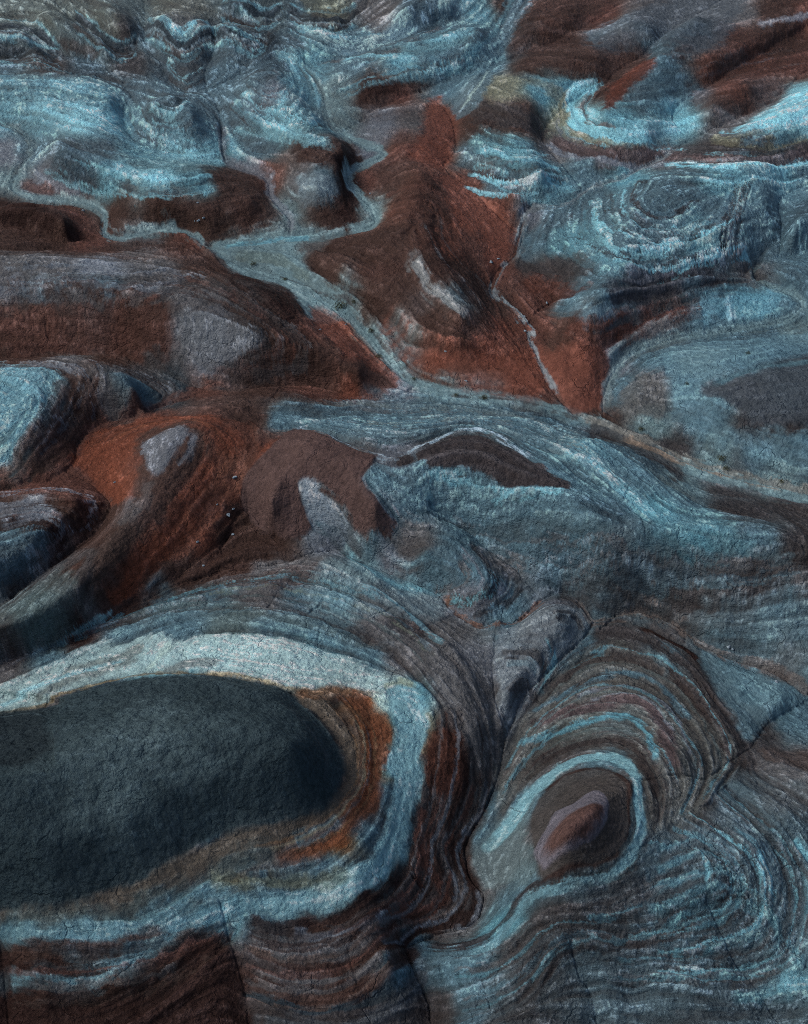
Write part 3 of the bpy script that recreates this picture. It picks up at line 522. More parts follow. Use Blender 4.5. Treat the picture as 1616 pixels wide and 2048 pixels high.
S_((100,82,76), "1148,1199 1168,1219 1188,1244 1233,1231 1278,1224 1323,1234 1358,1254 1398,1284 1448,1309 1508,1329 1568,1349 1640,1394", 7, 4, .6, w1=18, nz=.3)
P_((84,106,116), "1400,1300 1500,1340 1600,1380 1533,1455 1500,1480 1460,1420", 12, .7, bd=.15, lu=.3)
P_((66,50,46), "1520,1490 1616,1496 1720,1500 1720,1540 1616,1530 1530,1515", 20, .6)
# streaked slope bottom right
P_((74,82,88), '1260,1760 1330,1660 1420,1610 1500,1540 1640,1600 1700,1700 1700,2300 900,2300 1000,1960 1080,1850', 40, .6)
for i in range(9):
    o = i * 26
    S_('td' if i % 2 else 'cy', f"{1330-o*.2:.0f},{1690+o*.75:.0f} {1395+o*.55:.0f},{1660+o*.75:.0f} {1440+o*.75:.0f},{1700+o:.0f} {1440+o*.7:.0f},{1775+o*.9:.0f} {1360+o*.5:.0f},{1815+o*.9:.0f}", 9 + i, 5, .5, nz=1.0, pl=.9)
S_('pc', "1590,1680 1616,1710 1660,1740", 16, 6, .8); S_('pc', "1405,1700 1420,1740 1415,1765", 9, 4, .7); S_('pc', "1515,1705 1540,1760 1545,1790", 9, 4, .7)
S_('td', "1060,1850 1120,1820 1200,1790 1300,1750", 40, 18, .6, pl=.5)
S_('tp', "1090,1950 1130,1880 1200,1860 1290,1880 1330,1850", 18, 8, .5)
S_((104,150,164), "1560,1960 1640,1970", 40, 14, .6)
P_('td', "1040,1930 1085,1880 1110,1900 1085,1990 1070,2100 1030,2100", 10, .5)
# families of thin beds, each run between an inner and an outer traced bed
def F_(inner, outer, n, cols, op=.7, wmin=.25, wmax=.6, pad=.04):
    a, b = spline(pts(inner), 6), spline(pts(outer), 6)
    k_ = 9; ra = a[np.linspace(0, len(a) - 1, k_).astype(int)]; rb_ = b[np.linspace(0, len(b) - 1, k_).astype(int)]
    gap = np.median(np.hypot(*(ra - rb_).T)) / n
    for i in range(n):
        t = pad + (1 - 2 * pad) * (i + random.uniform(.2, .8)) / n
        q = ra * (1 - t) + rb_ * t; w = max(2.6, gap * random.uniform(wmin, wmax)); c = cols[i % len(cols)] if random.random() < .8 else random.choice(cols)
        lo = random.choice((0, 0, 0, 1, 2)); hi = k_ - random.choice((0, 0, 0, 1, 2))
        S_(c, ' '.join(f'{x:.1f},{y:.1f}' for x, y in q[lo:hi]), w, max(1.6, w * .25), op * random.uniform(.7, 1.1), nz=.45, w1=w * random.uniform(.5, 1.3))
TL, RD = (98,95,94), (74,60,60)
F_("1000,1640 1050,1560 1110,1518 1170,1494 1230,1490 1275,1520 1305,1580 1310,1650", "1020,1450 1090,1350 1190,1272 1290,1265 1400,1340 1470,1440 1500,1490 1420,1600", 22, ['td', TL, RD, (86,96,98), 'td', 'cy', (70,66,64)], .65)
F_("862,1420 864,1500 850,1580 837,1660 808,1730 772,1785 700,1832 600,1852", "975,1420 1000,1520 965,1640 935,1700 958,1780 955,1822 850,1868 790,1895", 12, ['dr', 'tp', 'rm', 'dr', 'lv', 'rb'], .7)
F_("500,1838 590,1858 700,1838 790,1765", "500,2010 600,2030 700,2018 805,1915", 10, ['dr', 'tp', 'rb', (82,66,62), 'dr', 'rm'], .7)
F_("10,1880 150,1890 280,1870 400,1845 480,1820", "30,2040 160,2040 300,2000 400,1950 460,1890", 9, ['rb', (76,60,56), 'dr', 'rm', 'dr', (84,78,78)], .6)
F_("1290,1690 1350,1690 1400,1710 1415,1750 1350,1800 1260,1830", "1470,1560 1600,1690 1640,1800 1600,1950 1400,1980 1200,1960", 20, ['cy', 'td', 'bg', 'td', 'pc', 'tp'], .6, .2, .5)
F_("830,1920 930,1910 1010,1880 1080,1820 1200,1790 1320,1740", "860,2060 960,2040 1060,2000 1150,1900 1280,1900 1400,1850", 11, ['td', 'bg', 'tp', 'cy', 'td'], .6)
F_("880,2060 960,2048 1050,2010 1120,2040 1250,2060 1400,2040", "880,2160 1000,2140 1120,2130 1250,2150 1450,2120 1616,2100", 6, ['td', 'cy', 'tp'], .5)
F_("0,1330 200,1262 400,1235 600,1245 760,1310 830,1370", "130,1290 320,1195 480,1145 640,1130 800,1180 900,1260", 11, ['bg', 'td', 'cy', 'og', 'tp', (92,96,86)], .55)
F_("700,1385 740,1425 762,1480 760,1545 735,1620 690,1668 600,1710", "640,1400 690,1450 712,1510 705,1580 660,1630 580,1672 500,1700", 7, [(70,46,36), (104,76,56), 'tp', (90,52,36), (112,100,84)], .65)
F_("600,855 720,880 800,890 900,855 1020,870 1130,930 1200,980", "640,800 800,795 950,805 1130,850 1300,920 1370,970", 14, [(84,106,114), 'bg', (116,136,144), 'sb', 'tp', (96,102,102)], .65)
F_("880,990 1000,1010 1150,1010 1300,1060 1450,1100 1600,1090", "960,1120 1060,1170 1250,1180 1450,1190 1616,1150", 12, ['bg', 'tp', (84,100,108), 'sb', 'tp'], .5)
F_("1270,370 1262,410 1290,440 1340,445 1400,410", "1130,430 1130,500 1200,560 1330,560 1500,530", 14, ['bg', 'pc', 'sb', 'td', 'cy', 'bg'], .7)
F_("300,205 320,228 360,225 378,202", "255,225 275,275 340,300 430,295", 9, ['sb', 'pc', 'bg', 'td', 'cy'], .75)
F_("160,305 250,335 340,342 420,335", "80,340 180,385 320,400 440,385", 8, ['sb', 'cy', 'pc', 'sb', 'td'], .7)
F_("500,160 545,172 575,150 560,135", "455,210 520,260 600,275 650,255", 11, ['bg', 'pc', 'sb', 'cy', 'td', 'pc'], .7)
F_("335,105 372,135 405,118", "335,150 372,178 412,160", 7, ['sb', 'pc', 'td', 'cy'], .7)
F_("0,130 90,132 180,150 235,175", "0,225 80,215 170,235 240,240", 10, ['cy', 'bg', 'pc', 'cy', 'sb'], .5)
F_("1195,180 1178,215 1210,242 1300,255", "1105,245 1130,288 1230,312 1400,314", 12, ['pc', (88,76,72), 'pc', 'oc', 'lv', 'rb', 'td'], .7)
F_("1440,262 1520,250 1620,215", "1400,322 1500,320 1630,302", 8, ['pc', 'oc', 'cy', 'rb', 'td', 'lv'], .6)
F_("960,255 1040,280 1090,300", "935,370 1020,392 1150,384", 11, ['bg', 'pc', 'sb', 'td', 'cy'], .7)
F_("650,180 740,120 850,95 960,70", "690,188 790,165 900,150 1000,125", 9, ['cy', 'sb', 'pc', 'bg', 'td'], .6)
F_("560,60 600,85 640,110", "640,45 720,70 800,60", 6, ['cy', 'sb', 'bg', 'pc'], .6)
F_("300,575 420,600 500,640 530,680 480,715 400,715", "380,520 480,560 580,640 640,690 600,750 450,765", 9, ['td', 'rb', 'tp', 'dr', 'rm'], .6)
F_("0,490 150,490 300,505 420,530", "0,600 150,600 300,600 400,600", 9, ['rb', 'rb', 'tp', (104,106,114), 'td', 'dr'], .65)
F_("0,745 90,742 125,765 100,830 50,900", "0,715 120,712 220,730 200,800 110,920", 7, ['td', 'rb', 'lv', 'dr'], .6)
F_("230,738 280,762 318,790 300,808", "245,715 330,752 372,775 330,815", 5, ['tp', 'rb', 'lv', 'dr'], .7)
F_("280,880 330,858 400,862 405,900 360,960 270,1060", "170,890 280,838 430,830 515,880 500,960 400,1080", 8, ['rb', 'rd', (70,44,38), 'rm', (110,66,50)], .55)
F_("0,1070 70,1055 105,1080 60,1140", "0,985 110,975 205,1005 150,1080", 7, ['dr', 'lv', 'rm', 'td', 'rb'], .6)
F_("835,480 870,540 930,610 960,650", "880,380 900,470 980,560 1000,640", 9, ['dr', 'rb', 'tp', 'rm', 'dr'], .6)
F_("780,360 820,340 870,350 900,390", "760,440 820,420 870,430 900,470", 6, ['rb', 'dr', 'rm'], .5)
F_("870,1190 925,1185 955,1160 945,1125", "900,1228 960,1222 1025,1185 1025,1145", 8, ['td', 'lv', 'tp', 'pc'], .7, .3, .6)
F_("1210,620 1290,600 1400,575 1480,565", "1190,700 1280,670 1370,640 1470,630", 7, ['td', (74,46,40), 'tp', 'sb'], .55)
F_("1060,110 1150,120 1220,140", "1080,30 1160,25 1230,0", 6, ['rb', 'rm', 'dr', 'tp'], .5)
F_("1340,110 1450,100 1616,70", "1380,190 1480,150 1616,130", 8, ['rb', 'rm', 'tp', 'dr', 'lv'], .5)
# the caps lie over the beds
P_((76,57,55), "555,882 590,859 630,864 675,882 725,902 755,912 740,932 725,952 740,982 770,1017 795,1049 750,1071 715,1059 700,1034 680,997 650,972 620,955 600,962 605,1002 625,1054 580,1074 540,1060 500,1034 480,990 500,937 530,907", 4, .97, .25, bd=.12, pl=.05, lu=.5)
P_((58,51,53), "833,907 863,892 908,874 958,872 1008,897 1058,922 1108,952 1140,967 1133,977 1088,974 1048,969 1008,964 978,947 928,944 878,942 848,927", 3.5, .97, .25, bd=.12, pl=.05, lu=.5)
S_((150,164,178), "590,856 640,860 700,883 760,905 800,908 840,890 905,866 960,864 1012,886 1065,918", 7, 3, .8, nz=.3)
P_((112,118,128), "600,965 620,957 650,975 690,1020 698,1048 665,1040 627,1050 612,1010", 4, .8, .4, pl=.6)
# right hills
P_((62,64,70), "1405,790 1430,765 1500,735 1616,712 1720,715 1720,855 1616,846 1520,846 1460,820", 9, .9, .6, bd=.3, pl=.1)
S_((74,98,108), "1440,765 1520,735 1616,722", 14, 8, .7)
P_((80,76,76), "1238,785 1270,758 1315,765 1330,800 1318,835 1250,832", 10, .8, bd=.1)
P_((84,108,120), "1340,690 1500,680 1616,660 1720,660 1720,705 1616,708 1500,730 1420,762 1390,790 1450,830 1520,860 1720,870 1720,960 1560,920 1420,880 1350,830 1330,740", 14, .55, bd=.15, pl=.1, lu=.3)
P_('bg', "1290,360 1330,345 1390,365 1395,395 1350,425 1300,428 1278,405", 8, .8, pl=.8, lu=1)
S_('dr', "1282,360 1265,405 1285,430 1330,438 1370,422 1400,395", 9, 4, .8)
S_('td', "1215,385 1235,430 1290,455 1350,465 1420,445", 9, 5, .6)
S_('td', "1040,520 1090,545 1150,540 1190,535", 22, 8, .7)
P_((74,42,35), "1060,545 1140,560 1180,570 1140,590 1090,590 1040,570", 12, .8)
S_('cy', "1110,470 1170,480 1220,530 1250,550", 34, 16, .5, pl=1)
S_((54,50,56), "1215,590 1290,570 1380,550 1460,555", 44, 16, .85, w1=24)
S_((74,44,38), "1130,660 1200,690 1280,650 1360,620 1420,612", 34, 12, .85, w1=10)
P_((92,112,124), "1150,610 1190,600 1230,625 1220,650 1175,655", 14, .8)
S_((150,184,198), "1458,590 1460,615 1463,645", 14, 6, .7, w1=9); S_((90,130,146), "1400,620 1480,600 1560,600", 40, 18, .7, bd=.15)
for dx in (0, 8, 22, 30): S_('td', f"{1474+dx},362 {1462+dx},410 {1447+dx},460 {1442+dx},515", 4.2, 1.8, .85, nz=.12, lift=-.08)
S_('td', "940,215 1000,228 1060,240 1085,262", 34, 10, .8); S_('oc', "980,160 1060,165 1120,195 1140,215", 20, 9, .6)
P_((92,140,150), "960,255 1030,280 1060,320 1000,330 950,300", 14, .4, pl=1, lu=1)
for cc, p, w in (('pc', "1200,168 1152,190 1142,222 1162,250 1222,272 1300,282", 17), ((88,74,72), "1182,190 1166,218 1186,244 1236,256", 6), ('oc', "1142,186 1122,222 1146,266 1226,290 1300,298", 9),
                 ((70,54,54), "1095,270 1140,296 1230,314 1340,314 1420,320 1520,318 1640,298", 24), ('lv', "1090,285 1150,318 1250,330 1340,326", 10), ('pc', "1330,330 1420,338 1520,332 1640,322", 9),
                 ('oc', "1420,270 1480,288 1560,284 1640,270", 12), ('td', "1430,296 1520,300 1640,288", 12)):
    S_(cc, p, w, None, .85, nz=.5)
P_('pc', "1470,262 1550,215 1616,172 1720,140 1720,255 1600,262", 12, .8, pl=1)
P_('pc', "1230,255 1330,220 1355,260 1340,285 1260,278", 16, .5, pl=.9)
P_((76,40,32), "1208,215 1222,172 1290,122 1312,130 1262,172 1235,205", 7, .9)
P_('rm', "1380,190 1450,150 1560,130 1590,160 1540,195 1450,230 1400,215", 18, .5)
P_('rb', "1470,60 1560,50 1640,60 1640,110 1540,100 1420,110 1330,110 1360,80", 18, .7)
S_((120,118,128), "1520,50 1580,36 1640,18", 9, 4, .7)
P_('rb', "1055,95 1110,85 1180,70 1300,105 1220,160 1150,155 1070,125", 10, .8)
S_((80,98,110), "1180,80 1220,55 1260,40", 30, 14, .5, pl=.7)
P_((78,96,106), "930,175 975,145 985,165 950,215 915,225 905,200", 6, .8, bd=.4)
S_('cr', "975,142 960,170 925,212", 4, 2, .6)
P_((90,118,128), "945,105 990,85 1012,100 1010,120 960,135", 7, .7, bd=.15)
P_('dr', "715,190 740,165 800,160 870,165 840,180 760,195 720,210", 8, .8)
for cc, p, w in (('td', "420,500 450,532 540,574 600,602", 4), ((110,116,122), "1345,305 1243,357 1168,382 1128,408 1060,412 1043,450 1030,500 1000,540 985,580 1008,607 1048,650 1085,730 1120,797", 7), ('td', "560,552 650,584 702,602 738,652 772,702 812,760", 4), ((104,98,94), "1160,832 1300,886 1450,940 1640,990", 12), ((112,92,80), "1250,875 1400,938 1560,985", 5),
                 ('td', "900,795 1000,800 1080,812 1160,840", 4), ('cy', "450,490 540,480 620,474", 8), ((88,98,96), "470,510 560,520 620,560", 14), ('tp', "640,128 700,118 790,98 880,55", 7),
                 ('pc', "1222,432 1250,472 1310,490 1400,480 1470,450", 6), ('td', "1212,420 1243,461 1310,479 1400,468 1462,438", 5), ('pc', "1225,522 1300,546 1400,530 1500,515", 7), ('td', "1225,512 1300,535 1400,520", 4),
                 ('td', "1160,462 1200,502 1260,522", 4), ('pc', "1180,400 1195,440 1225,470", 5), ('pc', "1400,362 1480,372 1600,362", 6), ('pc', "960,300 1040,318 1120,345", 5), ('td', "950,312 1040,330 1130,352", 4), ('pc', "940,345 1020,372 1150,378", 6),
                 ('td', "935,335 1020,360 1140,366", 4), ('pc', "930,375 1000,392 1100,392", 5)):
    S_(cc, p, w, None, .75, nz=.4)
P_((66,70,77), "1190,95 1230,50 1300,10 1400,-20 1500,-20 1470,40 1450,85 1380,100 1300,95", 14, .7, bd=.3)
P_((62,44,40), "1065,-20 1240,-20 1210,10 1150,55 1070,88 1015,104 1030,50", 12, .7)
P_((80,84,86), "300,20 400,5 440,25 500,50 480,62 420,58 370,80 330,64", 10, .5)
P_((82,84,78), "-60,20 60,-10 180,-10 240,40 220,66 160,50 100,70 60,52 -60,45", 12, .5)
S_('bg', '940,150 985,95 1020,40 1055,-20', 40, 12, .8)
S_('cy', '930,130 965,85 1000,40 1030,-20', 12, 5, .6)
P_(None, '1230,350 1330,340 1420,370 1420,430 1330,460 1250,440', 12, 1, bd=.15)
# top left folds
for cc, p, w in (('td', "-40,52 50,58 100,88 122,112", 13), ('td', "-40,100 60,98 118,116", 12), ('td', "150,32 200,68 232,94 262,92 270,78", 12), ('td', "60,62 140,88 190,104 250,104", 9),
                 ('td', "292,52 345,84 370,94 420,70 480,72 516,86 527,66 490,45 445,28", 14), ('dk', "300,60 350,92 372,100 425,78 480,82 520,94 540,72", 7), ('dk', "442,14 520,30 562,20", 8), ('td', "580,18 622,35 680,36 712,22", 14),
                 ('cy', "310,40 350,62 375,72 420,52 480,55", 6), ('pc', "332,46 365,66 420,50", 4), ('lv', "545,140 560,150 535,165", 10)):
    S_(cc, p, w, None, .8, nz=.5)
for p in ("-40,52 50,58 100,88 122,110", "150,32 200,68 232,94 262,92 270,78", "292,52 345,84 370,94 420,70 480,72 516,86 527,66 490,45 445,28", "442,14 520,30 562,20", "580,18 622,35 680,36 712,22", "-40,100 60,98 118,114"):
    q = pts(p)
    for dy, cc, w in ((-13, 'cy', 5), (-7, 'dk', 5), (0, 'dk', 10), (11, (96,112,122), 4), (17, 'td', 5), (25, 'cy', 4)):
        S_(cc, ' '.join(f'{a:.0f},{b + dy:.0f}' for a, b in q), w, 2.5, .85, nz=.35)
P_((84,82,72), "300,-20 380,-20 430,30 400,36 330,26", 14, .5); P_((82,80,66), "600,-10 690,-10 700,15 640,28 610,20", 10, .6)
P_('dk', "305,205 340,202 368,190 362,212 330,218", 6, .7, bd=.2); S_('pc', "300,208 330,222 362,218 375,200", 6, 3, .7)
P_('bg', "505,150 545,135 562,150 540,170 505,168", 8, .6, bd=.3)
for p, w in (("540,250 600,270 650,282", 20), ("570,180 560,220 600,245", 14), ("150,215 210,240 235,225", 20), ("60,205 160,232 250,270", 26), ("330,300 380,315 440,312", 22), ("220,325 300,350 350,360", 30),
             ("470,250 530,262 560,275", 12), ("560,110 585,125 600,160", 14), ("800,90 880,85 950,60", 14), ("690,120 760,110 830,115", 12)):
    S_('pc', p, w, w * .5, .6, nz=.9, pl=1, lu=1)
for v0, u0, u1, am in ((60, -100, 960, .95), (200, -100, 720, 1.0), (330, 100, 440, 1.0), (310, 920, 1150, 1.0), (430, 1080, 1620, .9)):
    r, c = cell(np.array([u0, u1]), np.array([v0 - 90, v0 + 90])); pass
S_('wl', "0,240 40,260 65,290 45,330 25,375 60,395 120,400 180,408 212,432 210,465 240,475 290,467 340,462 385,470 412,495", 13, 4, .85, bd=.15, lu=.2)
S_('wl', "690,462 735,455 752,440 740,415 710,385 692,365 702,345 740,325 770,308 740,295 700,275 668,255 652,215 647,190 630,155 610,135", 19, 4, .9, w1=12, bd=.15, lu=.2)
S_('lv', "442,250 445,290 455,320 500,340 535,360 540,390 565,420 580,440 580,465", 16, 5, .7, bd=.2)
S_('wl', "1208,815 1208,792 1223,752 1258,712 1308,690 1373,672 1448,662 1528,650 1583,632 1603,607 1578,587 1533,567 1508,542 1518,522", 16, 5, .7, bd=.15)
P_(None, "-100,-40 980,-40 1000,100 700,160 640,260 560,300 440,300 100,340 -100,260", 60, 1, bd=1.0, pl=.85, lu=.9)
P_(None, "920,230 1100,330 1180,370 1350,330 1640,340 1640,500 1300,560 1150,560 1080,450 940,380", 40, 1, bd=.9, pl=.8, lu=.9)
P_(None, "780,860 1200,880 1380,1000 1620,1080 1600,1200 1100,1160 850,1040", 40, .6, bd=.8, pl=.55, lu=.9)
P_(None, "1300,1680 1640,1640 1640,2300 900,2300 1000,1900", 60, .7, bd=.85, pl=.7, lu=.9)

# ---------------------------------------------------------------- small relief that follows the land: rills down the slopes, ledges along the strata
Zs = blur(Z, 4)
gz0 = np.gradient(Zs, axis=1) / (ST / PXM); gz1 = np.gradient(Zs, axis=0) / (ST / PXD)      # slopes per metre, in grid directions
fu, fv = gz0 * PXM, gz1 * PXD
ln_ = np.hypot(fu, fv) + 1e-6; fu /= ln_; fv /= ln_
# direction in which the beds run: along every drawn band and along these traced bedding lines, spread between them
BEDS = """1290,1680 1350,1690 1400,1700 1425,1740 1415,1780 1350,1810 1270,1830|1400,1640 1470,1690 1475,1760 1440,1790 1350,1830|1450,1600 1540,1690 1560,1780 1530,1850 1440,1890 1380,1880|1500,1560 1616,1650|1460,1590 1580,1690 1640,1780
1090,1950 1130,1890 1200,1870 1280,1880 1330,1850 1420,1830|1400,1930 1500,1950 1640,1940|1420,2000 1640,2010|30,2010 150,2010 260,1980 360,1920 440,1880|30,2060 180,2060 300,2020 420,1950|1060,1830 1130,1800 1220,1780 1300,1740|830,1930 900,1915 960,1925 1010,1900|840,1990 920,1990 1020,1960
1180,1290 1280,1290 1370,1350 1440,1430 1480,1510|1050,1480 1150,1440|830,1320 880,1380 930,1450 960,1560 950,1640|900,1290 940,1340 975,1420 985,1520|100,1330 300,1230 480,1190 620,1210 780,1290 850,1360|0,1350 200,1270 400,1215 560,1225 700,1280 800,1340|690,1120 780,1170 870,1230
580,860 720,830 900,820 1050,850 1180,900 1270,970 1330,1030 1450,1050|850,970 1000,1000 1150,1000 1250,1040 1400,1080 1550,1070|860,1020 1000,1080 1200,1090 1400,1140 1600,1110|950,1100 1100,1140 1300,1170 1500,1160 1616,1120|640,830 800,800 950,810 1100,850 1230,900 1330,980|1250,1240 1450,1260 1616,1270
1230,760 1330,700 1500,690 1616,680|1230,830 1400,880 1616,950|1405,790 1500,735 1616,715|1405,795 1500,840 1616,850|1100,430 1080,500 1110,540|1200,400 1230,450 1300,475 1400,470 1500,440 1616,430|1180,430 1220,500 1310,520 1420,510 1520,480|1110,480 1180,560 1290,560 1400,530 1500,530
1180,620 1260,600 1350,570 1480,550|1160,650 1240,670 1330,620 1450,590|1180,390 1280,350 1400,345 1550,350 1640,340|930,300 1000,320 1080,335 1140,345|920,340 1000,365 1100,375 1160,375|930,260 1010,290 1080,300|940,200 1020,220 1080,255
1340,200 1420,180 1520,150|1360,290 1480,280 1616,240|1050,120 1150,130 1220,150|1060,40 1150,30 1230,10|1180,80 1250,70 1330,80 1400,90|1180,60 1280,20 1380,10|1330,110 1450,90 1616,60|1380,60 1500,30 1616,0|640,170 700,150 800,130 900,110 980,100|690,180 800,150 900,140|720,110 820,70 920,30|960,150 990,110 1030,70
760,360 800,330 850,320 900,360|830,460 850,520 900,580 960,640 985,670|860,440 890,520 950,590 1000,650|640,490 760,470 820,450|700,570 780,630 850,680 980,700|620,500 720,560 800,600 850,650 930,680|940,390 1000,430
0,480 150,480 300,500 400,520 480,560 560,590|0,540 150,530 330,530 440,560 520,620|0,600 200,610 340,590|0,650 150,650 300,640|330,640 420,610 500,650 535,680 500,720 420,730 340,700|560,590 600,640 700,700 780,770|300,720 420,760 560,750 700,770|450,590 540,630 580,680 540,735
0,730 100,735 150,760 140,820 60,930|0,760 80,800 30,900|420,495 480,490 560,520 640,590 700,640 760,710 830,772 960,792 1080,806 1200,850 1400,940 1616,1000|440,485 600,480 690,464|180,730 210,770 170,840 60,950|240,730 310,760 350,785 310,810 220,840|160,890 260,840 400,830 500,850 510,900|270,890 330,850 410,860 420,900 370,980 280,1080 200,1160|240,900 270,980 250,1050 170,1130|510,900 450,1000 370,1090 280,1170|330,880 320,930 290,1020
0,1000 80,985 160,1000 200,1010|0,1050 70,1040 120,1060 110,1110 40,1170|0,1020 100,1015 150,1040 130,1090 60,1150|0,1250 80,1180 160,1110|0,1310 120,1280 200,1220|480,980 560,940 620,930 680,940|470,1000 530,960 600,940
70,320 110,290 160,310 240,340 330,345 420,340|100,340 200,370 330,375 420,370|230,410 330,410 440,430 520,410|60,330 100,370 200,390|260,210 290,260 350,280 420,270|275,200 310,235 370,230 390,200|280,180 340,190 390,195 425,230|450,230 480,280 560,300 650,280|470,200 520,240 600,260 670,270|500,150 550,130 570,150 550,175 500,175|570,130 580,190 600,240 640,260
335,130 370,150 405,140|330,110 370,130 410,105|0,150 100,150 200,160 250,200|0,200 100,200 180,220 240,230|60,120 150,140 230,150|590,300 640,280 690,300 700,350|590,430 640,440 700,430|-300,1500 0,1480 300,1420 500,1420 620,1480 650,1550 560,1620 400,1670 200,1740 -300,1780"""
for ln in BEDS.replace('\n', '|').split('|'):
    q = spline(pts(ln), 20); u, v = march(q[:, 0], q[:, 1]); TAN.append(spline(np.stack([u, v], 1), 1.5))
T2 = np.full((2, NV, NU), np.nan, np.float32)
for q in TAN:
    if len(q) < 3: continue
    d = np.gradient(q, axis=0); an = 2 * np.arctan2(d[:, 1], d[:, 0]); r, c = cell(q[:, 0], q[:, 1]); r = np.rint(r).astype(int); c = np.rint(c).astype(int)
    ok = (r >= 0) & (r < NV) & (c >= 0) & (c < NU); T2[0, r[ok], c[ok]] = np.cos(an[ok]); T2[1, r[ok], c[ok]] = np.sin(an[ok])
t0, t1 = solve(T2[0], 30, 1.0), solve(T2[1], 30, 0.0)
wob = .26 * fbm(GX / 4, GY / 4, 85, 3)
calm = smooth(.2, .65, np.hypot(t0, t1))
th = .5 * np.arctan2(t1, t0) + wob; cu32, cv32 = np.cos(th).astype(np.float32), np.sin(th).astype(np.float32)
II, JJ = np.mgrid[0:NV, 0:NU].astype(np.float32)
def gn(sc, sd): return vnoise(JJ / sc, II / sc, sd) - .5
def pick(F, r, c):
    return F[np.clip(np.rint(r), 0, NV - 1).astype(np.int32), np.clip(np.rint(c), 0, NU - 1).astype(np.int32)]
def comb(F, du_, dv_, n, decay, step=1.0):           # smear noise along a direction field
    acc = F.copy(); wsum = 1.0
    for sgn in (1, -1):
        r, c = II.copy(), JJ.copy(); pu, pv = sgn * du_, sgn * dv_
        for k_ in range(1, n + 1):
            a, b = pick(dv_, r, c), pick(du_, r, c); f = np.where(a * pv + b * pu < 0, -1, 1); a = a * f; b = b * f
            r = r + step * a; c = c + step * b; pu, pv = b, a
            w = decay ** k_; acc = acc + w * pick(F, r, c); wsum += w
    acc = acc / wsum; acc = acc - acc.mean(); return np.clip(acc / acc.std(), -2.6, 2.6)
du32, dv32 = (q.astype(np.float32) for q in (fu, fv))
rill = comb(gn(1.3, 91) + .7 * gn(3.1, 92), du32, dv32, 9, .9)
bed1 = comb(gn(1.5, 93) + .6 * gn(2.8, 94), cu32, cv32, 26, .97, 1.5)
bed3 = comb(gn(11, 87) + .4 * gn(19, 88), cu32, cv32, 34, .98, 4.5)
bed2 = comb(gn(4.2, 95) + .5 * gn(7.5, 96), cu32, cv32, 40, .98, 2.6)
short = comb(gn(1.8, 97) + .7 * gn(3.6, 98), cu32, cv32, 5, .85, 1.2)
grit = gn(1.01, 96) + .8 * gn(2.2, 97) + .7 * gn(4.5, 98); grit = (grit - grit.mean()) / grit.std()
steep = smooth(.08, .45, np.hypot(gz0, gz1)); cellm = ST / PXM
fade = smooth(-.5, .6, fbm(GX / 7, GY / 7, 86, 4))
off = (6.0 * bed2 * (.4 + .6 * fade) + 2.2 * bed1 + 3.0 * short) * np.interp(GV, [0, 300, 700, 1200, 1400, 2100], [.2, .3, .6, .6, .3, .35]) * np.clip(BAND * 1.3 - .25, 0, 1)
r_, c_ = II + off * cu32, JJ - off * cv32
CC = CC[np.clip(np.rint(r_), 0, NV - 1).astype(np.int32), np.clip(np.rint(c_), 0, NU - 1).astype(np.int32)]
bed = 1.25 * np.tanh(1.25 * (.30 * bed1 + .75 * bed2 + .45 * bed3)) * (.5 + .7 * fade) * (.25 + .75 * calm) + .2 * short + .10 * grit
Z = Z + cellm * (.06 * rill * (.25 + .75 * steep) + BAND * np.interp(GV, [0, 260, 420], [.35, .5, 1]) * (.36 * bed1 + 1.15 * blur(np.tanh(1.6 * bed2), 1) + 3.4 * blur(np.tanh(1.8 * bed3), 4)) * (.5 + .5 * fade) * calm + (.3 * short * BAND + .2 * grit * LUMP))
t = bed * BAND
brn = smooth(.0, 1.3, -t + .14 * grit) * .85
CC = CC * (2 ** (.5 * np.maximum(t, 0) - .12 * np.maximum(-t, 0) + -.0 + .03 * rill * steep + .09 * grit))[..., None]
darkbed = np.minimum(CC, .55 * CC + np.array([.016, .010, .008]))
CC = CC * (1 - brn[..., None]) + darkbed * brn[..., None]
crust = smooth(.7, 1.8, .55 * bed1 * (.5 + .5 * fade) + .5 * bed2 * fade + .6 * short + .6 * grit + .5 * fbm(GX / 5, GY / 5, 99, 3)) * PALE
lumC = (CC @ np.array([.25, .6, .15]))
crc = np.minimum(CC * 2.9 + .03, .62)  # brightened crust also paints glossy highlights on the ledge edges
cw = (crust * np.clip(lumC * 9, 0, 1) * .9)[..., None]
CC = CC * (1 - cw) + crc * cw
CC = np.clip(CC, 0.004, 0.8)

# ---------------------------------------------------------------- surface normals of the whole relief
P3 = np.stack([GX, GY, Z], 2)
du = np.gradient(P3, axis=1); dv = np.gradient(P3, axis=0)
NRM = np.cross(dv, du); NRM /= np.linalg.norm(NRM, axis=2, keepdims=True); NRM[NRM[..., 2] < 0] *= -1

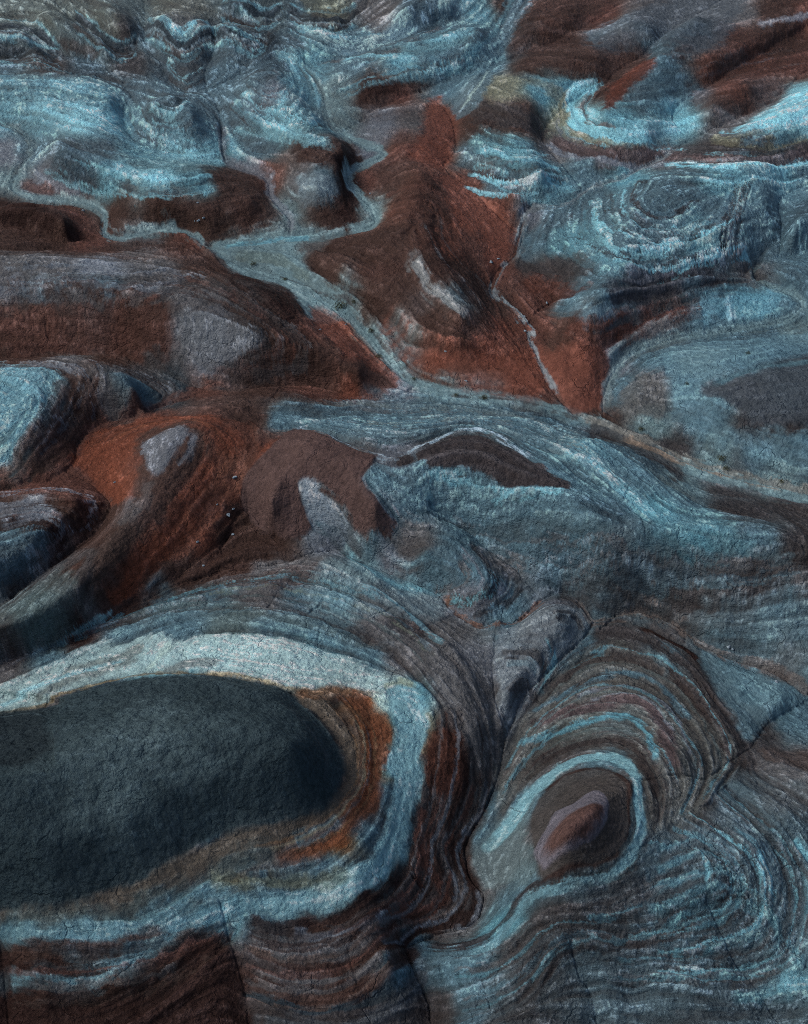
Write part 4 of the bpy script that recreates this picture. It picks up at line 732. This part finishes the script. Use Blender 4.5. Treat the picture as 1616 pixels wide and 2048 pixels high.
# ---------------------------------------------------------------- clay material
def N(nt, t, **kw):
    n = nt.nodes.new(t)
    for a, b in kw.items(): setattr(n, a, b)
    return n
def clay():
    m = bpy.data.materials.new('badland_clay'); m.use_nodes = True; nt = m.node_tree; L = nt.links.new
    b = nt.nodes['Principled BSDF']; b.inputs['Roughness'].default_value = .95; b.inputs['Specular IOR Level'].default_value = 0
    col = N(nt, 'ShaderNodeAttribute', attribute_name='soil'); pr = N(nt, 'ShaderNodeAttribute', attribute_name='strata')
    sp = N(nt, 'ShaderNodeSeparateColor'); L(pr.outputs['Color'], sp.inputs[0]); band, pale, lump = sp.outputs
    g = N(nt, 'ShaderNodeNewGeometry'); pos = g.outputs['Position']
    def math_(op, a, c, clamp=False):
        n = N(nt, 'ShaderNodeMath', operation=op, use_clamp=clamp)
        for i, q in enumerate((a, c)):
            if isinstance(q, (int, float)): n.inputs[i].default_value = q
            else: L(q, n.inputs[i])
        return n.outputs[0]
    def noise(vec, scale, detail=4, rough=.55, dist=0):
        n = N(nt, 'ShaderNodeTexNoise'); L(vec, n.inputs['Vector']); n.inputs['Scale'].default_value = scale; n.inputs['Detail'].default_value = detail
        n.inputs['Roughness'].default_value = rough; n.inputs['Distortion'].default_value = dist; return n.outputs[0]
    def mapr(x, a, c, d, e):
        n = N(nt, 'ShaderNodeMapRange'); L(x, n.inputs[0])
        for i, q in enumerate((a, c, d, e)):
            n.inputs[i + 1].default_value = q
        return n.outputs[0]
    warp = noise(pos, .07, 4); warp = math_('MULTIPLY', warp, 2.2)
    warp2 = math_('MULTIPLY', noise(pos, .9, 5, .65), .5)
    xyz = N(nt, 'ShaderNodeSeparateXYZ'); L(pos, xyz.inputs[0])
    zz = math_('ADD', math_('ADD', xyz.outputs[2], warp), warp2)
    def strat(sx, sz, detail, rough=.6):
        cb = N(nt, 'ShaderNodeCombineXYZ'); L(math_('MULTIPLY', xyz.outputs[0], sx), cb.inputs[0]); L(math_('MULTIPLY', xyz.outputs[1], sx), cb.inputs[1]); L(math_('MULTIPLY', zz, sz), cb.inputs[2])
        return noise(cb.outputs[0], 1.0, detail, rough)
    n1 = strat(.07, 3.0, 4); n2 = strat(.45, 9.0, 5, .7); n3 = strat(1.3, 16.0, 4, .7)
    grain = noise(pos, 2.2, 6, .7); fine = noise(pos, 7.0, 3, .7); blot = noise(pos, .35, 5, .6, .4)
    # strata tone
    t1 = mapr(n1, .32, .68, -.18, .18); t2 = mapr(n2, .3, .7, -.22, .22)
    tone = math_('MULTIPLY', math_('ADD', t1, t2), band)
    tone = math_('ADD', tone, mapr(blot, .3, .7, -.28, .28)); tone = math_('ADD', tone, mapr(grain, .25, .75, -.36, .36)); tone = math_('ADD', tone, mapr(fine, .25, .75, -.2, .2))
    gain = math_('POWER', 2.0, tone)
    vm = N(nt, 'ShaderNodeVectorMath', operation='SCALE'); L(col.outputs['Color'], vm.inputs[0]); L(gain, vm.inputs['Scale'])
    # pale crust in ragged runs along the strata
    cr = math_('MULTIPLY', mapr(n3, .5, .58, 0, 1), mapr(n2, .46, .55, 0, 1)); cr = math_('MULTIPLY', cr, mapr(grain, .42, .55, .1, 1)); cr = math_('MULTIPLY', math_('MULTIPLY', cr, pale), .15, True)
    lum = N(nt, 'ShaderNodeRGBToBW'); L(col.outputs['Color'], lum.inputs[0]); cr = math_('MULTIPLY', cr, math_('MULTIPLY', lum.outputs[0], 7.0, True))
    crc = N(nt, 'ShaderNodeMix', data_type='RGBA'); L(math_('MULTIPLY', lum.outputs[0], 1.6, True), crc.inputs[0]); crc.inputs[6].default_value = (.26, .26, .27, 1); crc.inputs[7].default_value = (.44, .58, .60, 1)
    mx = N(nt, 'ShaderNodeMix', data_type='RGBA'); L(cr, mx.inputs[0]); L(vm.outputs[0], mx.inputs[6]); L(crc.outputs[2], mx.inputs[7])
    L(mx.outputs[2], b.inputs['Base Color'])
    sh = math_('MULTIPLY', lum.outputs[0], 1.8, True); sh = math_('MULTIPLY', sh, pale); L(math_('MINIMUM', sh, .5), b.inputs['Specular IOR Level']); b.inputs['Roughness'].default_value = .47
    # relief: ledges, popcorn clay, shrinkage cracks
    h = math_('MULTIPLY', math_('MULTIPLY', n2, band), .20)
    h = math_('ADD', h, math_('MULTIPLY', math_('MULTIPLY', n3, band), .12))
    h = math_('ADD', h, math_('MULTIPLY', math_('MULTIPLY', grain, lump), .42)); h = math_('ADD', h, math_('MULTIPLY', math_('MULTIPLY', fine, lump), .05))
    for vs_, am in ((1.3, -.30), (3.4, -.12)):
        pv = N(nt, 'ShaderNodeTexVoronoi', feature='F1'); L(pos, pv.inputs['Vector']); pv.inputs['Scale'].default_value = vs_; pv.inputs['Detail'].default_value = 0
        h = math_('ADD', h, math_('MULTIPLY', math_('MULTIPLY', pv.outputs['Distance'], lump), am))
    vo = N(nt, 'ShaderNodeTexVoronoi', feature='DISTANCE_TO_EDGE'); vo.inputs['Scale'].default_value = .47
    wv = N(nt, 'ShaderNodeMix', data_type='VECTOR'); wv.inputs[0].default_value = .35
    nn = N(nt, 'ShaderNodeTexNoise'); L(pos, nn.inputs['Vector']); nn.inputs['Scale'].default_value = .8; nn.inputs['Detail'].default_value = 4
    va = N(nt, 'ShaderNodeVectorMath', operation='MULTIPLY_ADD'); L(nn.outputs['Color'], va.inputs[0]); va.inputs[1].default_value = (2.2, 2.2, 2.2); L(pos, va.inputs[2])
    L(va.outputs[0], vo.inputs['Vector'])
    ck = mapr(vo.outputs['Distance'], 0, .05, -1, 0); ck = math_('MULTIPLY', ck, mapr(blot, .46, .6, 0, 1))
    h = math_('ADD', h, math_('MULTIPLY', ck, .10))
    bp = N(nt, 'ShaderNodeBump'); bp.inputs['Strength'].default_value = 1; bp.inputs['Distance'].default_value = 1; L(h, bp.inputs['Height']); L(bp.outputs[0], b.inputs['Normal'])
    return m
CLAY = clay()

# ---------------------------------------------------------------- cut the relief into its hills, beds and caps
HLAB = dict(
 dark_dome="broad dark slate dome ringed with rust, brown and pale blue bands", brown_foot="wavy brown banded foot below the dark dome's rust lobe", dark_foot="dark red brown foot slope under the dome's pale blue band",
 swirl_hill="banded hill with a pale blue horseshoe around a red oval core", streak_slope="blue grey slope with nested pale streaks below the swirl hill", streak_foot="cracked grey foot of the streaked slope",
 corner_slope="blue slope with a pale patch in the near corner beside the streaked slope", banded_knob="small grey knob with a brown arch beside the big swirl hill", fan_spur="narrow brown spur between the small grey knob and the dark dome",
 curl_knob="low knob with tightly curled brown and lilac stripes below the capped hill", cap_hill="long blue grey hill topped with two dark brown caps", lens_rise="low dark lens shaped rise amid pale smooth sand",
 sand_rise="faint brown tinted swell inside the bend of the pale wash", grey_back="long brown hill with a smooth grey back above the wash", pale_shoulder="hill with a bright blue crusted shoulder and shaded eastern flank",
 red_ridge="bright red ridge with a cracked lilac crest", left_knob="rounded knob with a blue crown inside a dark ring", low_brown="low dark brown mound inside the left bend of the wash", pale_whaleback="pale blue whaleback hill with a dark red foot",
 spoon_hill="rounded crusted hill with a spoon shaped dark hollow on top", stair_spur="small stepped spur between two dark gullies", crusted_hill="pale crusted hill running down to a red end with a grey dome",
 red_heart="large red hill with a grey streak along its crest", stepped_slab="blue stepped slope with rough ledges beside the red hill", brown_bank="brown and ochre bank above the stepped blue slope",
 table_hill="blue grey hill with a small flat table on top and wheel tracks", ring_bank="bank with pale and ochre rings curling round a rust wedge", blue_flat="pale blue flat with a rust stain between two gullies",
 pale_bank="very pale blue bank with an ochre and brown hem", grey_shoulder="smooth grey shoulder above the rust bank", red_brow="rust red brow at the far edge of the badlands", red_crest="dark rust crest beside the far blue slopes",
 rust_bank="rust bank under the smooth grey shoulder", blue_sweep="wide blue slope with fine sweeping pale lines", olive_lobe="olive topped lobe with a dark folded hem", olive_cone="small olive cone with dark hem at the far left",
 olive_tongue="long olive tongue ending in dark pinched folds", olive_brow="olive brow between the long tongue and the folded lobe", north_knob="small olive knob behind the folded lobe", twin_knob="ochre topped knob with dark skirt at the far edge",
 north_sweep="far blue slope behind the ochre topped knob", frost_slope="frosted pale blue slope above the left wash", rust_nub="little rust nub at the end of the blue slope", low_lilac="low lilac swell beside the red sand",
 bead_hill="beaded blue hill beyond the table hill", sand_lobe="pale sandy lobe inside the tight bend of the wash", far_slope="grey rippled slope behind the swirl hill's thin red wash", sand_flat="smooth pale flat beside the swirl hill's dark rim",
 east_bank="gentle pale bank along the far side of the main wash", red_apron="smooth red apron between two thin gullies", upper_bank="fractured brown and blue bank above the pale rim of the dome")
names = list(hid)
FL = HL[:-1, :-1].copy()
FL[WASH[:-1, :-1]] = NH
pk = list(PART)
for i, k_ in enumerate(pk): FL[PART[k_][:-1, :-1]] = NH + 1 + i
def piece(name, fm, parent=None):
    r, c = np.nonzero(fm)
    a = IDX[r, c]; q = np.stack([a, a + NU, a + NU + 1, a + 1], 1)
    vi, inv = np.unique(q.ravel(), return_inverse=True); n = len(vi); f = len(q)
    me = bpy.data.meshes.new(name)
    me.vertices.add(n); me.vertices.foreach_set('co', P3.reshape(-1, 3)[vi].astype(np.float32).ravel())
    me.loops.add(f * 4); me.loops.foreach_set('vertex_index', inv.ravel().astype(np.int32))
    me.polygons.add(f); me.polygons.foreach_set('loop_start', np.arange(0, f * 4, 4, dtype=np.int32))
    me.polygons.foreach_set('use_smooth', np.ones(f, bool))
    me.update(calc_edges=True)
    at1 = me.attributes.new('soil', 'FLOAT_COLOR', 'POINT'); d = np.ones((n, 4), np.float32); d[:, :3] = CC.reshape(-1, 3)[vi]; at1.data.foreach_set('color', d.ravel())
    at2 = me.attributes.new('strata', 'FLOAT_COLOR', 'POINT'); d = np.ones((n, 4), np.float32)
    d[:, 0] = BAND.ravel()[vi]; d[:, 1] = PALE.ravel()[vi]; d[:, 2] = LUMP.ravel()[vi]; at2.data.foreach_set('color', d.ravel())
    me.normals_split_custom_set_from_vertices(NRM.reshape(-1, 3)[vi].astype(np.float32))
    me.materials.append(CLAY)
    o = bpy.data.objects.new(name, me); COL.objects.link(o)
    if parent: o.parent = parent
    return o
HO = {}
for key, i in hid.items():
    fm = FL == i
    if not fm.any(): continue
    o = piece('hill', fm); o['kind'] = 'structure'; o['label'] = HLAB[key]; o['category'] = 'hill'; HO[key] = o
o = piece('dry_wash', FL == NH); o['kind'] = 'structure'; o['label'] = 'pale dry wash winding between the hills'; o['category'] = 'wash'
PP = dict(cap_slab=('cap_hill', 'cap', 'forked dark brown cap'), cap_slab_east=('cap_hill', 'cap', 'long dark grey brown cap'), cap=('dark_dome', 'cap', None), core=('swirl_hill', 'core', None))
for i, k_ in enumerate(pk):
    h, nm, lb = PP[k_]; p = piece(nm, FL == NH + 1 + i, HO[h])
    if lb: p['label'] = lb

# the desert beyond the built hills, one sheet to the horizon, a little lower
def far_ground():
    me = bpy.data.meshes.new('desert_ground'); r = 6000
    me.from_pydata([(-r, -r, -2.5), (r, -r, -2.5), (r, r, -2.5), (-r, r, -2.5)], [], [(0, 1, 2, 3)])
    m = bpy.data.materials.new('desert_soil'); m.use_nodes = True; nt = m.node_tree; b = nt.nodes['Principled BSDF']; b.inputs['Roughness'].default_value = .95
    n = N(nt, 'ShaderNodeTexNoise'); g = N(nt, 'ShaderNodeNewGeometry'); nt.links.new(g.outputs['Position'], n.inputs['Vector']); n.inputs['Scale'].default_value = .02; n.inputs['Detail'].default_value = 8
    c = N(nt, 'ShaderNodeValToRGB'); c.color_ramp.elements[0].position = .35; c.color_ramp.elements[0].color = (.09, .05, .04, 1); c.color_ramp.elements[1].position = .65; c.color_ramp.elements[1].color = (.16, .19, .20, 1)
    nt.links.new(n.outputs[0], c.inputs[0]); nt.links.new(c.outputs[0], b.inputs['Base Color']); me.materials.append(m)
    o = bpy.data.objects.new('desert_ground', me); COL.objects.link(o); o['kind'] = 'structure'
far_ground()

# ---------------------------------------------------------------- small things: shrubs in the wash, pale stones on the red soil
def ground(u, v):
    a, b = march(np.array([u], float), np.array([v], float)); r, c = cell(a, b); i, j = int(round(float(r[0]))), int(round(float(c[0])))
    return float(GX[i, j]), float(GY[i, j]), float(bil(Z, a, b)[0]), float(1 / PXM[i, j])
def flatmat(name, c, c2, sc_):
    m = bpy.data.materials.new(name); m.use_nodes = True; nt = m.node_tree; b = nt.nodes['Principled BSDF']; b.inputs['Roughness'].default_value = .9; b.inputs['Specular IOR Level'].default_value = .1
    n = N(nt, 'ShaderNodeTexNoise'); g = N(nt, 'ShaderNodeNewGeometry'); nt.links.new(g.outputs['Position'], n.inputs['Vector']); n.inputs['Scale'].default_value = sc_; n.inputs['Detail'].default_value = 5
    r = N(nt, 'ShaderNodeValToRGB'); r.color_ramp.elements[0].position = .35; r.color_ramp.elements[0].color = (*c, 1); r.color_ramp.elements[1].position = .65; r.color_ramp.elements[1].color = (*c2, 1)
    nt.links.new(n.outputs[0], r.inputs[0]); nt.links.new(r.outputs[0], b.inputs['Base Color']); return m
LEAF = flatmat('shrub_leaf', (.035, .042, .022), (.08, .085, .045), 6); BARK = flatmat('shrub_bark', (.05, .035, .025), (.10, .075, .055), 9)
STONE = flatmat('pale_stone', (.13, .17, .21), (.22, .28, .33), 3)
def shrub(u, v, size, label):
    x, y, z, mp = ground(u, v); r = size * mp * .5
    rt = bpy.data.objects.new('shrub', None); COL.objects.link(rt); rt.location = (x, y, z); rt['label'] = label; rt['category'] = 'shrub'; rt['group'] = 'shrubs in the dry wash'
    vs_, fs = [], []
    for k_ in range(7):                    # stems
        an = k_ * .9 + random.random(); l = r * (.5 + .4 * random.random()); tx, ty, tz = math.cos(an) * l * .7, math.sin(an) * l * .7, l * .8; w = r * .035; b0 = len(vs_)
        vs_ += [(-w, 0, -.08), (w, 0, -.08), (0, w * 1.6, -.08), (tx, ty, tz)]; fs += [(b0, b0 + 1, b0 + 3), (b0 + 1, b0 + 2, b0 + 3), (b0 + 2, b0, b0 + 3)]
    me = bpy.data.meshes.new('stem'); me.from_pydata(vs_, [], fs); me.materials.append(BARK); o = bpy.data.objects.new('stem', me); COL.objects.link(o); o.parent = rt
    vs_, fs = [], []
    for k_ in range(420):
        an = random.random() * 6.283; el = math.asin(random.random() ** .8); q = r * (.35 + .65 * random.random() ** .5) * (1 + .3 * math.sin(an * 3 + size))
        cx, cy, cz = q * math.cos(an) * math.cos(el), q * math.sin(an) * math.cos(el), q * .75 * math.sin(el) + .03
        a = [random.gauss(0, 1) for _ in range(3)]; b = [random.gauss(0, 1) for _ in range(3)]; L_ = r * .13; b0 = len(vs_)
        na = math.sqrt(sum(i * i for i in a)); nb = math.sqrt(sum(i * i for i in b)); a = [i / na * L_ for i in a]; b = [i / nb * L_ * .5 for i in b]
        vs_ += [(cx, cy, cz), (cx + a[0] * .5 + b[0], cy + a[1] * .5 + b[1], cz + a[2] * .5 + b[2]), (cx + a[0], cy + a[1], cz + a[2]), (cx + a[0] * .5 - b[0], cy + a[1] * .5 - b[1], cz + a[2] * .5 - b[2])]; fs.append((b0, b0 + 1, b0 + 2, b0 + 3))
    me = bpy.data.meshes.new('foliage'); me.from_pydata(vs_, [], fs); me.materials.append(LEAF); o = bpy.data.objects.new('foliage', me); COL.objects.link(o); o.parent = rt
for a in ((680, 614, 26, "largest green shrub on the broad pale part of the wash"), (570, 559, 12, "small shrub near the head of the broad pale wash"), (507, 529, 14, "shrub on the rounded upper end of the pale wash"),
          (707, 604, 13, "shrub at the red bank just past the largest shrub"), (742, 664, 15, "shrub on the wash edge beside the red flat"), (757, 714, 16, "shrub where the wash narrows below the brown hill"),
          (828, 758, 12, "small shrub at the meeting of the wash and the western gully"), (913, 792, 12, "small shrub on the wash just past the meeting of gullies"), (968, 798, 17, "shrub in the wash above the crest of the capped hill"),
          (1283, 860, 14, "shrub at the wash edge beyond the shaded shoulder of the capped hill"), (1443, 919, 20, "rounder and farther of two neighbouring shrubs in the lower wash"), (1453, 938, 16, "nearer of two neighbouring shrubs in the lower wash"),
          (1563, 964, 12, "last small shrub down the lower wash"), (1495, 707, 11, "dark shrub on the pale sand above the lens shaped rise"), (1373, 769, 10, "tiny shrub on pale sand beside the faint brown swell")): shrub(*a)
def stone(u, v, size, label, group='pale stones on the red soil'):
    x, y, z, mp = ground(u, v); r = size * mp * .3
    import bmesh
    bm = bmesh.new(); bmesh.ops.create_icosphere(bm, subdivisions=2, radius=1); sx, sy, sz = r * random.uniform(.8, 1.3), r * random.uniform(.8, 1.2), r * random.uniform(.5, .75); ph = random.random() * 9
    for p in bm.verts:
        k_ = 1 + .22 * math.sin(p.co.x * 3.1 + ph) + .18 * math.sin(p.co.y * 4.3 + 2 * ph) + .15 * math.sin(p.co.z * 5 + ph)
        p.co = (round(p.co.x * k_ * 2.4) / 2.4 * .4 * sx + p.co.x * k_ * .6 * sx, p.co.y * k_ * sy, p.co.z * k_ * sz)
    me = bpy.data.meshes.new('stone'); bm.to_mesh(me); bm.free(); me.materials.append(STONE)
    o = bpy.data.objects.new('stone', me); COL.objects.link(o); o.location = (x, y, z + sz * .3); o.rotation_euler[2] = random.random() * 6; o['label'] = label; o['category'] = 'stone'; o['group'] = group
for a in ((457, 1031, 17, "largest pale blue stone in the red hollow beside the forked cap"), (466, 1019, 9, "small pale stone touching the largest one in the red hollow"), (467, 1070, 9, "pale stone on the dark red slope just below the largest stone"),
          (407, 1131, 9, "pale stone near the crack at the foot of the red hollow"), (395, 1084, 8, "small pale stone midway down the bright red hollow"), (470, 954, 12, "pale stone high in the red hollow next to the grooved brown slope"),
          (435, 1009, 7, "tiny pale stone left of the largest stone in the red hollow"), (230, 964, 8, "lone pale stone on the red slope below the lilac crest"), (395, 405, 9, "pale stone on the red foot of the whaleback hill"),
          (397, 441, 12, "broad pale stone on the red foot just above the wash"), (408, 436, 8, "smaller stone touching the broad one above the wash"), (390, 443, 7, "little stone on the near side of the broad one above the wash"),
          (740, 387, 7, "pale stone on the red bank beside the upper bend of the wash"), (760, 407, 8, "pale stone on the outer side of the wash's upper bend"), (167, 422, 9, "pale stone on the rusty flat inside the left wash"),
          (983, 524, 13, "pale stone slab beside the thin gully at the edge of the red flat"), (996, 519, 8, "smaller stone next to the slab by the thin gully"), (1093, 606, 9, "pale stone at the mouth of the short side crack"),
          (1048, 633, 10, "pale stone where the side crack joins the thin gully"), (1049, 662, 10, "pale stone lying in the thin gully below its fork"), (890, 704, 7, "small pale stone on the smooth red flat"),
          (933, 762, 8, "pale stone where the red flat meets the wash"), (1458, 1294, 12, "pale stone beside the thin red wash behind the swirl hill"), (1466, 1298, 8, "smaller stone next to the one by the thin red wash"),
          (1553, 1364, 14, "pale stone on the near bank of the thin red wash"), (692, 650, 8, "pale stone on the red patch within the wash"), (640, 660, 7, "tiny pale stone on the red patch below the brown hill")): stone(*a)
